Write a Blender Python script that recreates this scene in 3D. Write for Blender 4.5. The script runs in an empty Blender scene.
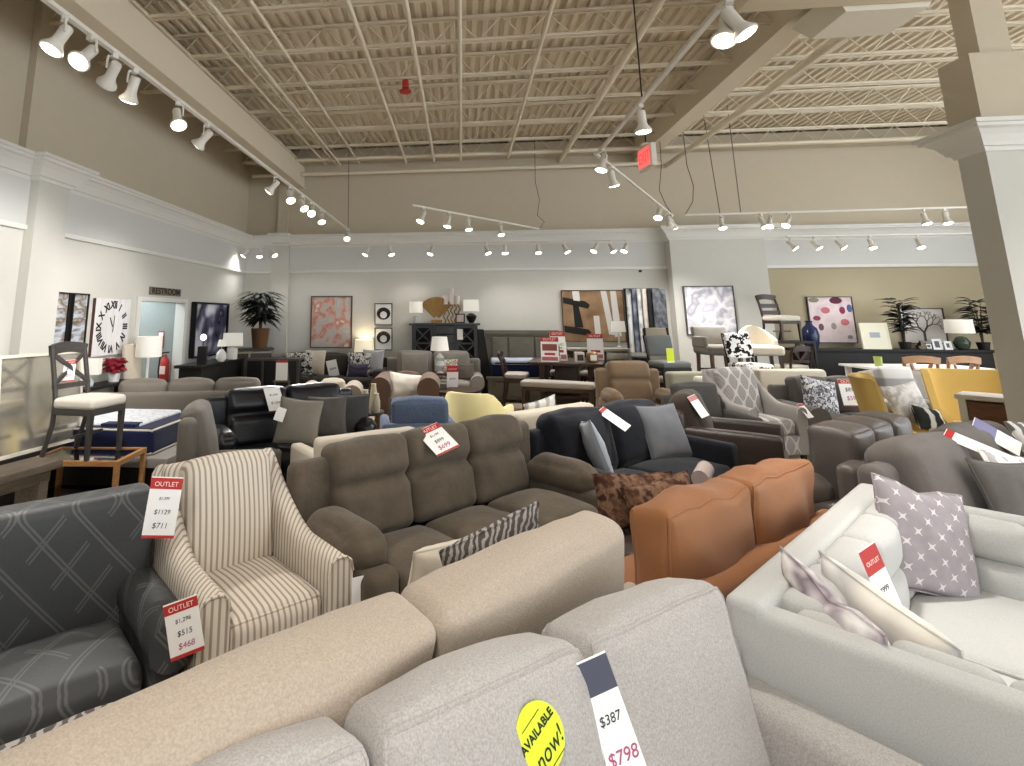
import bpy, bmesh, math, random
from mathutils import Vector, Matrix, noise
random.seed(7)
SC = bpy.context.scene
COL = SC.collection
PI = math.pi
# ------------------------------------------------------------------ camera model
F, PX, PY, H = 547.0, 393.0, 217.0, 1.70
PIT = math.atan(99.2 / 547); YAW = math.atan(69 / math.hypot(547, 99.2))
FW = Vector((-math.sin(YAW) * math.cos(PIT), math.cos(YAW) * math.cos(PIT), math.sin(PIT)))
RT = Vector((math.cos(YAW), math.sin(YAW), 0)); UP = RT.cross(FW)
EYE = Vector((0, 0, H))
def ray(u, v): return FW + RT * ((u - PX) / F) - UP * ((v - PY) / F)
def atz(u, v, z): r = ray(u, v); return EYE + r * ((z - H) / r.z)
def aty(u, v, y): r = ray(u, v); return EYE + r * (y / r.y)
def atx(u, v, x): r = ray(u, v); return EYE + r * (x / r.x)
cd = bpy.data.cameras.new('camera'); cam = bpy.data.objects.new('camera', cd); COL.objects.link(cam)
cam.matrix_world = Matrix.Translation(EYE) @ Matrix((RT, UP, -FW)).transposed().to_4x4()
cd.sensor_fit = 'HORIZONTAL'; cd.sensor_width = 36; cd.lens = F / 1024 * 36
cd.shift_x = (512 - PX) / 1024; cd.shift_y = -(383 - PY) / 1024
cd.clip_start = .05; cd.clip_end = 200
SC.camera = cam
# ------------------------------------------------------------------ materials
def lin(c):
    if isinstance(c, str): c = [int(c[i:i + 2], 16) for i in (0, 2, 4)]
    return tuple(((x / 255 / 12.92) if x / 255 <= .04045 else ((x / 255 + .055) / 1.055) ** 2.4) for x in c) + (1,)
MATS = {}
class NT:
    def __init__(s, name):
        s.m = bpy.data.materials.new(name); s.m.use_nodes = True
        s.t = s.m.node_tree; s.b = s.t.nodes['Principled BSDF']
    def n(s, typ, **k):
        nd = s.t.nodes.new(typ)
        for a, v in k.items():
            if a[0] == '_': setattr(nd, a[1:], v)
            else: nd.inputs[a.replace('_', ' ')].default_value = v
        return nd
    def l(s, a, b): s.t.links.new(a, b)
    def coord(s, rot=None, scale=None):
        tc = s.n('ShaderNodeTexCoord'); o = tc.outputs['Object']
        if rot or scale:
            mp = s.n('ShaderNodeMapping')
            if rot: mp.inputs['Rotation'].default_value = rot
            if scale: mp.inputs['Scale'].default_value = scale
            s.l(o, mp.inputs['Vector']); o = mp.outputs[0]
        return o
    def mix(s, fac, a, b):
        mx = s.n('ShaderNodeMix', _data_type='RGBA')
        for i, x in ((0, fac), (6, a), (7, b)):
            if hasattr(x, 'links'): s.l(x, mx.inputs[i])
            else: mx.inputs[i].default_value = x
        return mx.outputs[2]
    def ramp(s, fac, stops, interp='LINEAR'):
        r = s.n('ShaderNodeValToRGB'); cr = r.color_ramp; cr.interpolation = interp
        while len(cr.elements) < len(stops): cr.elements.new(.5)
        for e, (p, c) in zip(cr.elements, stops): e.position = p; e.color = c
        s.l(fac, r.inputs[0]); return r.outputs[0]
    def math(s, op, a, b=None):
        m = s.n('ShaderNodeMath', _operation=op)
        for i, x in enumerate((a, b)):
            if x is None: continue
            if hasattr(x, 'links'): s.l(x, m.inputs[i])
            else: m.inputs[i].default_value = x
        return m.outputs[0]
    def noise(s, co, scale, detail=3, rough=.5):
        q = s.n('ShaderNodeTexNoise', Scale=scale, Detail=detail, Roughness=rough); s.l(co, q.inputs['Vector']); return q.outputs[0]
    def bump(s, h, st=.2, dist=.01):
        b = s.n('ShaderNodeBump', Strength=st, Distance=dist); s.l(h, b.inputs['Height']); s.l(b.outputs[0], s.b.inputs['Normal'])
    def col(s, c):
        if hasattr(c, 'links'): s.l(c, s.b.inputs['Base Color'])
        else: s.b.inputs['Base Color'].default_value = c
    def done(s, rough=.8, metal=0, spec=.3):
        s.b.inputs['Roughness'].default_value = rough; s.b.inputs['Metallic'].default_value = metal
        s.b.inputs['Specular IOR Level'].default_value = spec; return s.m
def sc_(c, k): return tuple(min(1, x * k) for x in c[:3]) + (1,)
def fabric(name, c, var=.12, weave=260, bump=.25, speck=0, c2=None, rough=.95):
    """woven upholstery: thread-scale mottling plus a soft large-scale nap"""
    if name in MATS: return MATS[name]
    q = NT(name); co = q.coord(); c = lin(c)
    n1 = q.noise(co, weave, 2); n2 = q.noise(co, 7, 3)
    a = q.ramp(n1, [(.3, sc_(c, 1 - var - speck)), (.7, sc_(c, 1 + var + speck))])
    b = q.mix(q.math('MULTIPLY', n2, .25 if not c2 else .9), a, lin(c2) if c2 else sc_(c, .8))
    q.col(b); q.bump(q.math('ADD', n1, q.math('MULTIPLY', q.noise(co, 9, 3), 1.2)), bump, .004)
    q.b.inputs['Sheen Weight'].default_value = .12
    MATS[name] = q.done(rough, 0, .15); return q.m
def leather(name, c, rough=.38, bump=.25):
    if name in MATS: return MATS[name]
    q = NT(name); co = q.coord(); c = lin(c)
    q.col(q.mix(q.noise(co, 9, 4), sc_(c, .8), sc_(c, 1.15)))
    q.bump(q.math('ADD', q.math('MULTIPLY', q.noise(co, 14, 5), 3), q.noise(co, 180, 2)), bump, .004)
    MATS[name] = q.done(rough, 0, .45); return q.m
def plain(name, c, rough=.5, metal=0, var=0, scale=20, spec=.4):
    if name in MATS: return MATS[name]
    q = NT(name); c = lin(c)
    if var:
        q.col(q.mix(q.noise(q.coord(), scale, 4), sc_(c, 1 - var), sc_(c, 1 + var)))
    else: q.col(c)
    MATS[name] = q.done(rough, metal, spec); return q.m
def wood(name, c, c2, rough=.4, rot=(0, 0, 0), scale=6):
    if name in MATS: return MATS[name]
    q = NT(name); co = q.coord(rot, (1, 9, 9))
    n = q.noise(co, scale, 5, .6)
    q.col(q.ramp(n, [(.3, lin(c)), (.7, lin(c2))])); q.bump(n, .1, .003)
    MATS[name] = q.done(rough, 0, .4); return q.m
def glow(name, c, st):
    if name in MATS: return MATS[name]
    q = NT(name); q.col(lin(c)); q.b.inputs['Emission Color'].default_value = lin(c); q.b.inputs['Emission Strength'].default_value = st
    MATS[name] = q.done(.5); return q.m
def pattern(name, kind, cols, scale=8, rot=(0, 0, 0), rough=.9, cscale=(1, 1, 1)):
    """printed or woven figures"""
    if name in MATS: return MATS[name]
    q = NT(name); co = q.coord(rot, cscale); C = [lin(c) for c in cols]
    if kind == 'stripes':
        sp = q.n('ShaderNodeSeparateXYZ'); q.l(co, sp.inputs[0])
        w = q.math('FRACT', q.math('MULTIPLY', sp.outputs[0], scale))
        o = q.ramp(w, [(0, C[0]), (.56, C[0]), (.62, C[1]), (.92, C[1]), (1, C[0])])
        q.bump(q.math('ADD', w, q.noise(co, 300)), .08, .003)
    elif kind == 'blotch':
        n = q.noise(co, scale, 3, .6); k = len(C)
        o = q.ramp(n, [(.36 + .28 * i / max(1, k - 1), C[i]) for i in range(k)], 'CONSTANT')
    elif kind == 'soft':
        n = q.noise(co, scale, 2, .5); k = len(C)
        o = q.ramp(n, [(.32 + .36 * i / max(1, k - 1), C[i]) for i in range(k)])
    elif kind == 'cells':
        v = q.n('ShaderNodeTexVoronoi', _feature='DISTANCE_TO_EDGE', Scale=scale); q.l(co, v.inputs['Vector'])
        o = q.ramp(v.outputs['Distance'], [(0, C[1]), (.07, C[1]), (.1, C[0]), (1, C[0])])
    elif kind == 'dots':
        v = q.n('ShaderNodeTexVoronoi', Scale=scale, Randomness=.75); q.l(co, v.inputs['Vector'])
        m = q.ramp(v.outputs['Distance'], [(0, (1, 1, 1, 1)), (.24, (1, 1, 1, 1)), (.3, (0, 0, 0, 1))])
        hue = q.n('ShaderNodeSeparateColor'); q.l(v.outputs['Color'], hue.inputs[0]); k = len(C) - 1
        cc = q.ramp(hue.outputs[0], [(i / k, C[i + 1]) for i in range(k)], 'CONSTANT')
        o = q.mix(m, C[0], cc)
    elif kind == 'wave':
        w = q.n('ShaderNodeTexWave', Scale=scale, Distortion=6, Detail=2); w.inputs['Detail Scale'].default_value = 1.5; q.l(co, w.inputs['Vector'])
        o = q.ramp(w.outputs['Fac'], [(0, C[0]), (.5, C[0]), (.6, C[1]), (1, C[1])])
    elif kind == 'ogee':   # damask-like medallions: interlaced sine waves
        sp = q.n('ShaderNodeSeparateXYZ'); q.l(co, sp.inputs[0])
        a = q.math('MULTIPLY', sp.outputs[0], scale * 6.283); b = q.math('MULTIPLY', sp.outputs[2], scale * 3.6)
        s1 = q.math('ABSOLUTE', q.math('ADD', q.math('SINE', a), q.math('SINE', b)))
        s2 = q.math('ABSOLUTE', q.math('SINE', q.math('MULTIPLY', q.math('ADD', a, b), 2)))
        f = q.math('MINIMUM', s1, q.math('ADD', s2, .25))
        o = q.ramp(f, [(0, C[1]), (.28, C[1]), (.4, C[0]), (1, C[0])])
    elif kind == 'stars':
        sp = q.n('ShaderNodeSeparateXYZ'); q.l(co, sp.inputs[0])
        fx = q.math('ABSOLUTE', q.math('SUBTRACT', q.math('FRACT', q.math('MULTIPLY', sp.outputs[0], scale)), .5))
        fz = q.math('ABSOLUTE', q.math('SUBTRACT', q.math('FRACT', q.math('MULTIPLY', sp.outputs[2], scale)), .5))
        pr = q.math('MULTIPLY', fx, fz); sm = q.math('ADD', fx, fz)
        st = q.math('MULTIPLY', q.math('LESS_THAN', pr, .006), q.math('LESS_THAN', sm, .3))
        n = q.noise(co, scale * 1.3, 2)
        o = q.mix(st, q.mix(n, C[0], C[2]), C[1])
    q.col(o); MATS[name] = q.done(rough, 0, .2); return q.m
def lattice_fabric():
    """quilted criss-cross of doubled stitched lines on charcoal cloth"""
    q = NT('lattice_fabric'); co = q.coord(); sp = q.n('ShaderNodeSeparateXYZ'); q.l(co, sp.inputs[0])
    zy = q.math('SUBTRACT', sp.outputs[2], sp.outputs[1])
    hs = []
    for sg in (1, -1):
        d = q.math('MULTIPLY', q.math('ADD', sp.outputs[0], q.math('MULTIPLY', zy, .85 * sg)), 5)
        e = q.math('MULTIPLY', q.math('SUBTRACT', sp.outputs[0], q.math('MULTIPLY', zy, .85 * sg)), 5 / 2)
        f = q.math('FRACT', d)
        line = q.math('MULTIPLY', q.math('LESS_THAN', q.math('ABSOLUTE', q.math('SUBTRACT', f, .5)), .12), 1)
        gate = q.math('LESS_THAN', q.math('FRACT', q.math('ADD', e, .25 if sg > 0 else .0)), .62)
        fine = q.math('GREATER_THAN', q.math('SINE', q.math('MULTIPLY', f, 60)), 0)
        hs.append(q.math('MULTIPLY', q.math('MULTIPLY', line, gate) if sg < 0 else line, fine))
    h = q.math('MAXIMUM', hs[0], hs[1])
    q.col(q.mix(h, lin('3a3b3b'), lin('545553'))); q.bump(q.math('ADD', h, q.math('MULTIPLY', q.noise(co, 60, 4), .6)), .6, .004)
    return q.done(.55, 0, .35)
# ------------------------------------------------------------------ geometry core
def link(name, me, mat=None, parent=None):
    o = bpy.data.objects.new(name, me); COL.objects.link(o)
    if mat: me.materials.append(mat)
    if parent: o.parent = parent
    return o
def tag(o, label, cat, group=None, kind=None):
    if label: o['label'] = label
    if cat: o['category'] = cat
    if group: o['group'] = group
    if kind: o['kind'] = kind
    return o
def thing(name, label, cat, loc=(0, 0, 0), rot=0, group=None, tilt=0, roll=0):
    o = bpy.data.objects.new(name, None); COL.objects.link(o); o.empty_display_size = .1
    o.location = loc; o.rotation_euler = (math.radians(tilt), math.radians(roll), math.radians(rot))
    return tag(o, label, cat, group)
def dup(root, loc, rot, label=None, group=None, tilt=None):
    r = root.copy(); COL.objects.link(r); r.location = loc
    e = r.rotation_euler; r.rotation_euler = (e[0] if tilt is None else math.radians(tilt), e[1], math.radians(rot))
    if label: r['label'] = label
    if group: r['group'] = group
    for ch in list(root.children):
        c = ch.copy(); COL.objects.link(c); c.parent = r
        for g in ch.children: d = g.copy(); COL.objects.link(d); d.parent = c
    return r
class M:
    """collects verts and faces of ONE mesh"""
    def __init__(s): s.v = []; s.f = []
    def add(s, vs, fs):
        k = len(s.v); s.v += [tuple(x) for x in vs]; s.f += [tuple(i + k for i in f) for f in fs]; return s
    def box(s, x0, x1, y0, y1, z0, z1, mat=None):
        vs = [Vector((x, y, z)) for z in (z0, z1) for y in (y0, y1) for x in (x0, x1)]
        if mat: vs = [mat @ v for v in vs]
        return s.add(vs, [(0, 2, 3, 1), (4, 5, 7, 6), (0, 1, 5, 4), (2, 6, 7, 3), (0, 4, 6, 2), (1, 3, 7, 5)])
    def bar(s, a, b, w, h=None, upv=(0, 0, 1)):
        a = Vector(a); b = Vector(b); d = (b - a).normalized(); u = Vector(upv)
        if abs(d.dot(u)) > .98: u = Vector((0, 1, 0))
        x = d.cross(u).normalized(); y = x.cross(d); h = h or w; vs = []
        for p in (a, b):
            for i, j in ((-1, -1), (1, -1), (1, 1), (-1, 1)): vs.append(p + x * (i * w / 2) + y * (j * h / 2))
        return s.add(vs, [(3, 2, 1, 0), (4, 5, 6, 7), (0, 1, 5, 4), (1, 2, 6, 5), (2, 3, 7, 6), (3, 0, 4, 7)])
    def leg(s, x, y, z0, z1, w0, w1, dx=0, dy=0):
        vs = []
        for z, w, ox, oy in ((z0, w0, dx, dy), (z1, w1, 0, 0)):
            for i, j in ((-1, -1), (1, -1), (1, 1), (-1, 1)): vs.append((x + ox + i * w / 2, y + oy + j * w / 2, z))
        return s.add(vs, [(3, 2, 1, 0), (4, 5, 6, 7), (0, 1, 5, 4), (1, 2, 6, 5), (2, 3, 7, 6), (3, 0, 4, 7)])
    def tube(s, pts, r, n=8, closed=False, caps=True):
        pts = [Vector(p) for p in pts]; L = len(pts); rr = r if isinstance(r, (list, tuple)) else [r] * L
        k = len(s.v); ref = None
        for i, p in enumerate(pts):
            a = pts[(i - 1) % L] if (closed or i) else p; b = pts[(i + 1) % L] if (closed or i < L - 1) else p
            d = (b - a).normalized()
            if ref is None: ref = Vector((0, 0, 1)) if abs(d.z) < .9 else Vector((1, 0, 0))
            x = d.cross(ref).normalized(); y = x.cross(d).normalized(); ref = y
            for j in range(n):
                t = 2 * PI * j / n; s.v.append(tuple(p + (x * math.cos(t) + y * math.sin(t)) * rr[i]))
        for i in range(L if closed else L - 1):
            for j in range(n):
                a = k + i * n + j; b = k + i * n + (j + 1) % n; c = k + ((i + 1) % L) * n
                s.f.append((a, b, c + (j + 1) % n, c + j))
        if caps and not closed:
            s.f.append(tuple(k + j for j in reversed(range(n)))); s.f.append(tuple(k + (L - 1) * n + j for j in range(n)))
        return s
    def lathe(s, prof, n=20, o=(0, 0, 0)):
        k = len(s.v)
        for r, z in prof:
            for j in range(n): t = 2 * PI * j / n; s.v.append((o[0] + r * math.cos(t), o[1] + r * math.sin(t), o[2] + z))
        for i in range(len(prof) - 1):
            for j in range(n):
                a = k + i * n + j; b = k + i * n + (j + 1) % n; s.f.append((a, b, b + n, a + n))
        if prof[0][0] > 1e-4: s.f.append(tuple(k + j for j in reversed(range(n))))
        if prof[-1][0] > 1e-4: s.f.append(tuple(k + (len(prof) - 1) * n + j for j in range(n)))
        return s
    def prism(s, poly, y0, y1, fn=None):
        """poly is (x, z); fn maps (x, y, z)"""
        n = len(poly); vs = [(x, y, z) for y in (y0, y1) for x, z in poly]
        if fn: vs = [fn(*v) for v in vs]
        fs = [tuple(range(n)), tuple(n + i for i in reversed(range(n)))]
        fs += [(i, i + n, (i + 1) % n + n, (i + 1) % n) for i in range(n)]
        return s.add(vs, fs)
    def build(s, name, mat, parent=None, smooth=False, bevel=0, seg=2, label=None):
        me = bpy.data.meshes.new(name); me.from_pydata(s.v, [], s.f); me.validate()
        b = bmesh.new(); b.from_mesh(me); bmesh.ops.recalc_face_normals(b, faces=b.faces)
        if bevel: bmesh.ops.bevel(b, geom=list(b.edges), offset=bevel, segments=seg, profile=.6, affect='EDGES', clamp_overlap=True)
        b.to_mesh(me); b.free()
        o = link(name, me, mat, parent)
        if smooth or bevel:
            for p in me.polygons: p.use_smooth = True
            try: me.set_sharp_from_angle(angle=math.radians(50 if not bevel else 35))
            except Exception: pass
        if label: o['label'] = label
        return o
def steps(n, r):
    """parameter samples, denser close to the rounded edges"""
    e = [-1, -1 + r * .3, -1 + r * .7, -1 + r]; m = [-1 + r + (2 - 2 * r) * i / n for i in range(1, n)]
    return e + m + [-x for x in reversed(e)]
class Soft:
    """a stuffed rounded block: h half sizes, r edge radius, bulge per axis, wrinkle noise; T places it"""
    def __init__(s, c, size, r=.05, bulge=(0, 0, .03), wr=.004, T=None, n=7, fn=None, wf=6, sd=None):
        s.c = Vector(c); s.h = Vector(size) / 2; s.r = min(r, min(s.h) * .98); s.b = bulge; s.wr = wr; s.T = T; s.n = n; s.fn = fn; s.wf = wf
        s.sd = random.random() * 50 if sd is None else sd
    def pt(s, p):
        h = s.h; r = s.r
        q = Vector((p[0] * h.x, p[1] * h.y, p[2] * h.z))
        i = Vector([max(-(h[k] - r), min(h[k] - r, q[k])) for k in range(3)]); d = q - i
        if d.length > 1e-9: q = i + d.normalized() * r
        sq = [1 - min(1, abs(x)) ** 2 for x in p]
        sg = [p[k] if abs(p[k]) < 1 else math.copysign(1, p[k]) for k in range(3)]
        q.x += s.b[0] * sg[0] * sq[1] * sq[2]; q.y += s.b[1] * sg[1] * sq[0] * sq[2]; q.z += s.b[2] * sg[2] * sq[0] * sq[1]
        if s.wr: q += Vector(noise.noise_vector(q * s.wf + Vector((s.sd,) * 3))) * s.wr
        if s.fn: q = Vector(s.fn(q))
        q += s.c
        return s.T @ q if s.T else q
    def mesh(s, m=None):
        m = m or M(); idx = {}
        st = [steps(s.n, min(.6, s.r / s.h[k])) for k in range(3)]; L = len(st[0])
        def vid(a):
            if a not in idx: idx[a] = len(m.v); m.v.append(tuple(s.pt((st[0][a[0]], st[1][a[1]], st[2][a[2]]))))
            return idx[a]
        for ax in range(3):
            for e in (0, L - 1):
                for i in range(L - 1):
                    for j in range(L - 1):
                        q = []
                        for di, dj in ((0, 0), (1, 0), (1, 1), (0, 1)):
                            a = [0, 0, 0]; a[ax] = e; a[(ax + 1) % 3] = i + di; a[(ax + 2) % 3] = j + dj; q.append(vid(tuple(a)))
                        m.f.append(tuple(q if e else q[::-1]))
        return m
    def build(s, name, mat, parent, piping=None, pr=.006, pm=None, label=None):
        o = s.mesh().build(name, mat, parent, smooth=False, label=label)
        for p in o.data.polygons: p.use_smooth = True
        if piping:
            pm_ = M()
            for ax, sg in piping:
                st = [-1 + 2 * i / 14 for i in range(15)]; loop = []
                for a, b in [(t, -1) for t in st[:-1]] + [(1, t) for t in st[:-1]] + [(-t, 1) for t in st[:-1]] + [(-1, -t) for t in st[:-1]]:
                    p = [0, 0, 0]; p[ax] = sg; p[(ax + 1) % 3] = a; p[(ax + 2) % 3] = b; loop.append(s.pt(p))
                pm_.tube(loop, pr, 6, closed=True)
            pm_.build('piping', pm or mat, o, smooth=True)
        return o
def rotx(a, o=(0, 0, 0)): return Matrix.Translation(o) @ Matrix.Rotation(math.radians(a), 4, 'X') @ Matrix.Translation(-Vector(o))
def rotm(a, ax, o=(0, 0, 0)): return Matrix.Translation(o) @ Matrix.Rotation(math.radians(a), 4, ax) @ Matrix.Translation(-Vector(o))
def along(u, v, d): return EYE + ray(u, v) * d
def hit(u, v):
    bpy.context.view_layer.update()
    ok, p, n, *_ = SC.ray_cast(bpy.context.evaluated_depsgraph_get(), EYE, ray(u, v).normalized())
    return p, (n if n.dot(ray(u, v)) < 0 else -n)
def along(u, v, d): return EYE + ray(u, v) * d
def hit(u, v):
    bpy.context.view_layer.update()
    ok, p, n, *_ = SC.ray_cast(bpy.context.evaluated_depsgraph_get(), EYE, ray(u, v).normalized())
    return p, (n if n.dot(ray(u, v)) < 0 else -n)
def words_mesh(txt, size, mat, parent, loc, name='lettering', shear=0, ext=.0006, rot=(90, 0, 0), align='CENTER', sx=1, bold=0):
    cu = bpy.data.curves.new('words', 'FONT'); cu.body = txt; cu.size = size; cu.align_x = align; cu.align_y = 'CENTER'; cu.shear = shear; cu.extrude = ext; cu.offset = bold
    t = bpy.data.objects.new('words', cu); COL.objects.link(t)
    me = bpy.data.meshes.new_from_object(t.evaluated_get(bpy.context.evaluated_depsgraph_get()))
    bpy.data.objects.remove(t); o = link(name, me, mat, parent)
    o.location = loc; o.rotation_euler = [math.radians(a) for a in rot]; o.scale = (sx, 1, 1); return o
def anchor(u1, v1, u2, v2, z, yb, flip=False, rot=None):
    """floor point and turn of a seat whose back-top line runs through two sighted points at height z"""
    a = atz(u1, v1, z); b = atz(u2, v2, z); d = b - a; th = math.degrees(math.atan2(d.y, d.x)) if rot is None else rot
    if flip and rot is None: th += 180
    m = (a + b) / 2; t = math.radians(th)
    return (m.x + yb * math.sin(t), m.y - yb * math.cos(t), 0), th, d.length
# ------------------------------------------------------------------ furniture makers (local frame: front is -y, floor is z = 0)
DARKLEG = lambda: wood('dark_leg_wood', '1c1512', '2c211b')
def four_legs(t, W, D, h, mat, w=.05, inset=.07, taper=.7, splay=0):
    for sx in (-1, 1):
        for sy in (-1, 1):
            M().leg(sx * (W / 2 - inset), sy * (D / 2 - inset), 0, h, w * taper, w, sx * splay, sy * splay).build('leg', mat, t)
def seat(name, label, cat, loc, rot, W, D, BH, m, SH=.46, AH=.62, aw=.18, n=2, bt=.22, arm='block', back='box', fh=None, lean=8,
         mb=None, ms=None, ma=None, group=None, legh=.1, legm=None, pipe=False, wr=.006, sides=(-1, 1), th=.17, crown=.03, ft=None):
    t = thing(name, label, cat, loc, rot, group)
    mb = mb or m; ms = ms or m; ma = ma or m; fh = fh or BH - .12
    four_legs(t, W, D, legh, legm or DARKLEG())
    Soft((0, .0, (legh + SH - th) / 2), (W - .04, D - .06, SH - th - legh), .03, (0, .0, 0), .001).build('base', m, t)
    ft = ft or (.13 if back != 'tight' else .2)
    Soft((0, D / 2 - ft / 2, (legh + fh) / 2), (W, ft, fh - legh), .05, (0, .012, .0), wr * .5).build('back_frame', m, t)
    sides_n = len(sides)
    x0 = -W / 2 + (aw if -1 in sides else .01); x1 = W / 2 - (aw if 1 in sides else .01); cw = (x1 - x0) / n
    y1 = D / 2 - ft - bt * .8
    for i in range(n):
        Soft((x0 + cw * (i + .5), (-D / 2 + y1) / 2, SH - th / 2), (cw - .01, D / 2 + y1, th), .055, (0, .015, crown), wr, n=9).build('seat_cushion', ms, t, piping=((2, 1),) if pipe else None)
    if back in ('box', 'pillow'):
        for i in range(n):
            hh = BH - SH + .04
            T = rotx(-lean, (0, y1, SH))
            Soft((x0 + cw * (i + .5), y1 + bt / 2, SH - .02 + hh / 2), (cw - .012, bt, hh), .045 if back == 'box' else .07,
                 (.005, .05 if back == 'pillow' else .03, .03), wr * 1.6, T, n=9).build('back_cushion', mb, t, piping=((1, -1), (1, 1)) if pipe else None)
    elif back == 'recl':
        for i in range(n):
            T = rotx(-lean, (0, y1, SH)); xc = x0 + cw * (i + .5); hh = BH - SH
            def dent(q, hh=hh, bt=bt):
                if q.y < 0: q.y += .055 * math.exp(-((q.z - hh * .05) / .035) ** 2) - .025 * math.exp(-((q.z - hh * .27) / .16) ** 2)
                return q
            Soft((xc, y1 + bt * .5, SH + hh * .5 - .01), (cw - .006, bt, hh + .02), .06, (0, .025, .015), wr * 1.2, T, n=16, fn=dent).build('back_cushion', mb, t)
    for s in sides:
        xc = s * (W / 2 - aw / 2)
        if arm == 'block':
            Soft((xc, -.01, (legh + AH) / 2), (aw, D - .04, AH - legh), .035, (.008, 0, .008), wr * .5).build('arm', ma, t)
        elif arm == 'roll':
            a = Soft((xc, .0, (legh + AH - .1) / 2), (aw * .8, D - .05, AH - .1 - legh), .03, (0, 0, 0), wr * .3).build('arm', ma, t)
            mm = M(); r = aw * .62
            mm.tube([(xc + s * aw * .1, -D / 2 - .005, AH - r), (xc + s * aw * .1, D / 2 - .14, AH - r)], r, 18)
            mm.build('arm_roll', ma, a, smooth=True)
        elif arm == 'pad':
            a = Soft((xc, -.01, (legh + AH - .12) / 2), (aw * .86, D - .06, AH - .12 - legh), .05, (.012, .02, 0), wr * .6).build('arm', ma, t)
            Soft((xc, -.05, AH - .08), (aw * 1.08, D * .6, .19), .085, (.012, .02, .03), wr * 1.6, n=10).build('arm_pad', ma, a)
    return t
def pillow(label, loc, rot, w, h, t, m, tilt=12, roll=0, group=None, name='throw_pillow', cat='pillow', pipe=None, sag=.0, chop=0, n=16):
    """knife-edge throw pillow standing on its lower edge, face to -y"""
    r = thing(name, label, cat, loc, rot, group, tilt=-tilt, roll=roll); mm = M(); sd = random.random() * 40
    def P(u, v, s):
        e = 1 - .075 * (1 - abs(v) ** 1.6); f = 1 - .075 * (1 - abs(u) ** 1.6)
        x = w / 2 * u * e; z = h / 2 * v * f + h / 2
        if chop: z -= chop * max(0, 1 - abs(u) * 2.2) * max(0, v) ** 3
        q = max(0, (1 - u * u)) * max(0, (1 - v * v)); y = s * t / 2 * q ** .42
        nz = noise.noise(Vector((u * 2.5, v * 2.5, sd + s))) * .012 * min(1, q * 3)
        return (x, y + nz - sag * (v + 1) * .0, z)
    us = [-math.cos(PI * i / n) * .5 + (-1 + 2 * i / n) * .5 for i in range(n + 1)]
    for s in (-1, 1):
        k = len(mm.v)
        for v in us:
            for u in us: mm.v.append(P(u, v, s))
        L = n + 1
        for i in range(n):
            for j in range(n):
                a = k + i * L + j; mm.f.append((a, a + 1, a + 1 + L, a + L) if s < 0 else (a + L, a + 1 + L, a + 1, a))
    o = mm.build('cover', m, r)
    b = bmesh.new(); b.from_mesh(o.data); bmesh.ops.remove_doubles(b, verts=b.verts, dist=.0005); bmesh.ops.recalc_face_normals(b, faces=b.faces); b.to_mesh(o.data); b.free()
    for p in o.data.polygons: p.use_smooth = True
    lp = [P(u, -1, 0) for u in us] + [P(1, v, 0) for v in us[1:]] + [P(u, 1, 0) for u in reversed(us[:-1])] + [P(-1, v, 0) for v in reversed(us[1:-1])]
    M().tube(lp, .005, 6, closed=True).build('seam', pipe or m, r, smooth=True)
    return r
WHITE = lambda: plain('tag_card', 'f0eeea', .6)
RED = lambda: plain('tag_red', 'b5302c', .6)
INK = plain('ink', '3a3d42', .7)
INKP = plain('pink_ink', 'b0587c', .7)
def price_tag(label, loc, rot, w=.12, h=.26, tilt=0, roll=0, head='OUTLET', lines=(), headm=None, foot=True, group=None, lettering=True, hh=None, name='price_tag', bend=0, top=True):
    """card hanging down from its top edge at loc"""
    r = thing(name, label, 'price tag', loc, rot, group, tilt=-tilt, roll=roll)
    hh = hh or h * .2
    M().box(-w / 2, w / 2, -.001, .001, -h, 0).build('card', WHITE(), r)
    if head is not None:
        M().box(-w / 2, w / 2, -.0018, -.001, -hh - .0, -.004).build('header', headm or RED(), r)
        if lettering and head: words_mesh(head, w * .2, plain('tag_white', 'f2d9cf', .6), r, (0, -.0022, -hh * .6))
    if foot: M().box(-w / 2, w / 2, -.0018, -.001, -h, -h + .012).build('footer', headm or RED(), r)
    if lettering:
        k = len(lines)
        for i, (tx, sz, mt) in enumerate(lines):
            words_mesh(tx, w * sz, mt, r, (0, -.0016, -hh - (h - hh) * (i + .7) / (k + .6)), shear=.15)
    return r
def tag_at(label, u, v, wpx, hpx, d=None, rot=None, tilt=None, roll=0, off=.008, **k):
    """hangs a tag on the surface met at a sight point, or at a given distance"""
    if d is None:
        p, n = hit(u, v); d = (p - EYE).dot(FW); p = p + n * off
        if rot is None: rot = math.degrees(math.atan2(n.x, -n.y))
        if tilt is None: tilt = math.degrees(math.asin(max(-1, min(1, n.z)))) * .9
    else: p = along(u, v, d)
    return price_tag(label, p, rot or 0, wpx * d / F, hpx * d / F, tilt=tilt or 0, roll=roll, **k)
def tag_at(label, u, v, wpx, hpx, d=None, rot=None, tilt=None, roll=0, off=.008, **k):
    """hangs a tag on the surface met at a sight point, or at a given distance"""
    if d is None:
        p, n = hit(u, v); d = (p - EYE).dot(FW); p = p + n * off
        if rot is None: rot = math.degrees(math.atan2(n.x, -n.y))
        if tilt is None: tilt = math.degrees(math.asin(max(-1, min(1, n.z)))) * .9
    else: p = along(u, v, d)
    return price_tag(label, p, rot or 0, wpx * d / F, hpx * d / F, tilt=tilt or 0, roll=roll, **k)
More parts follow.
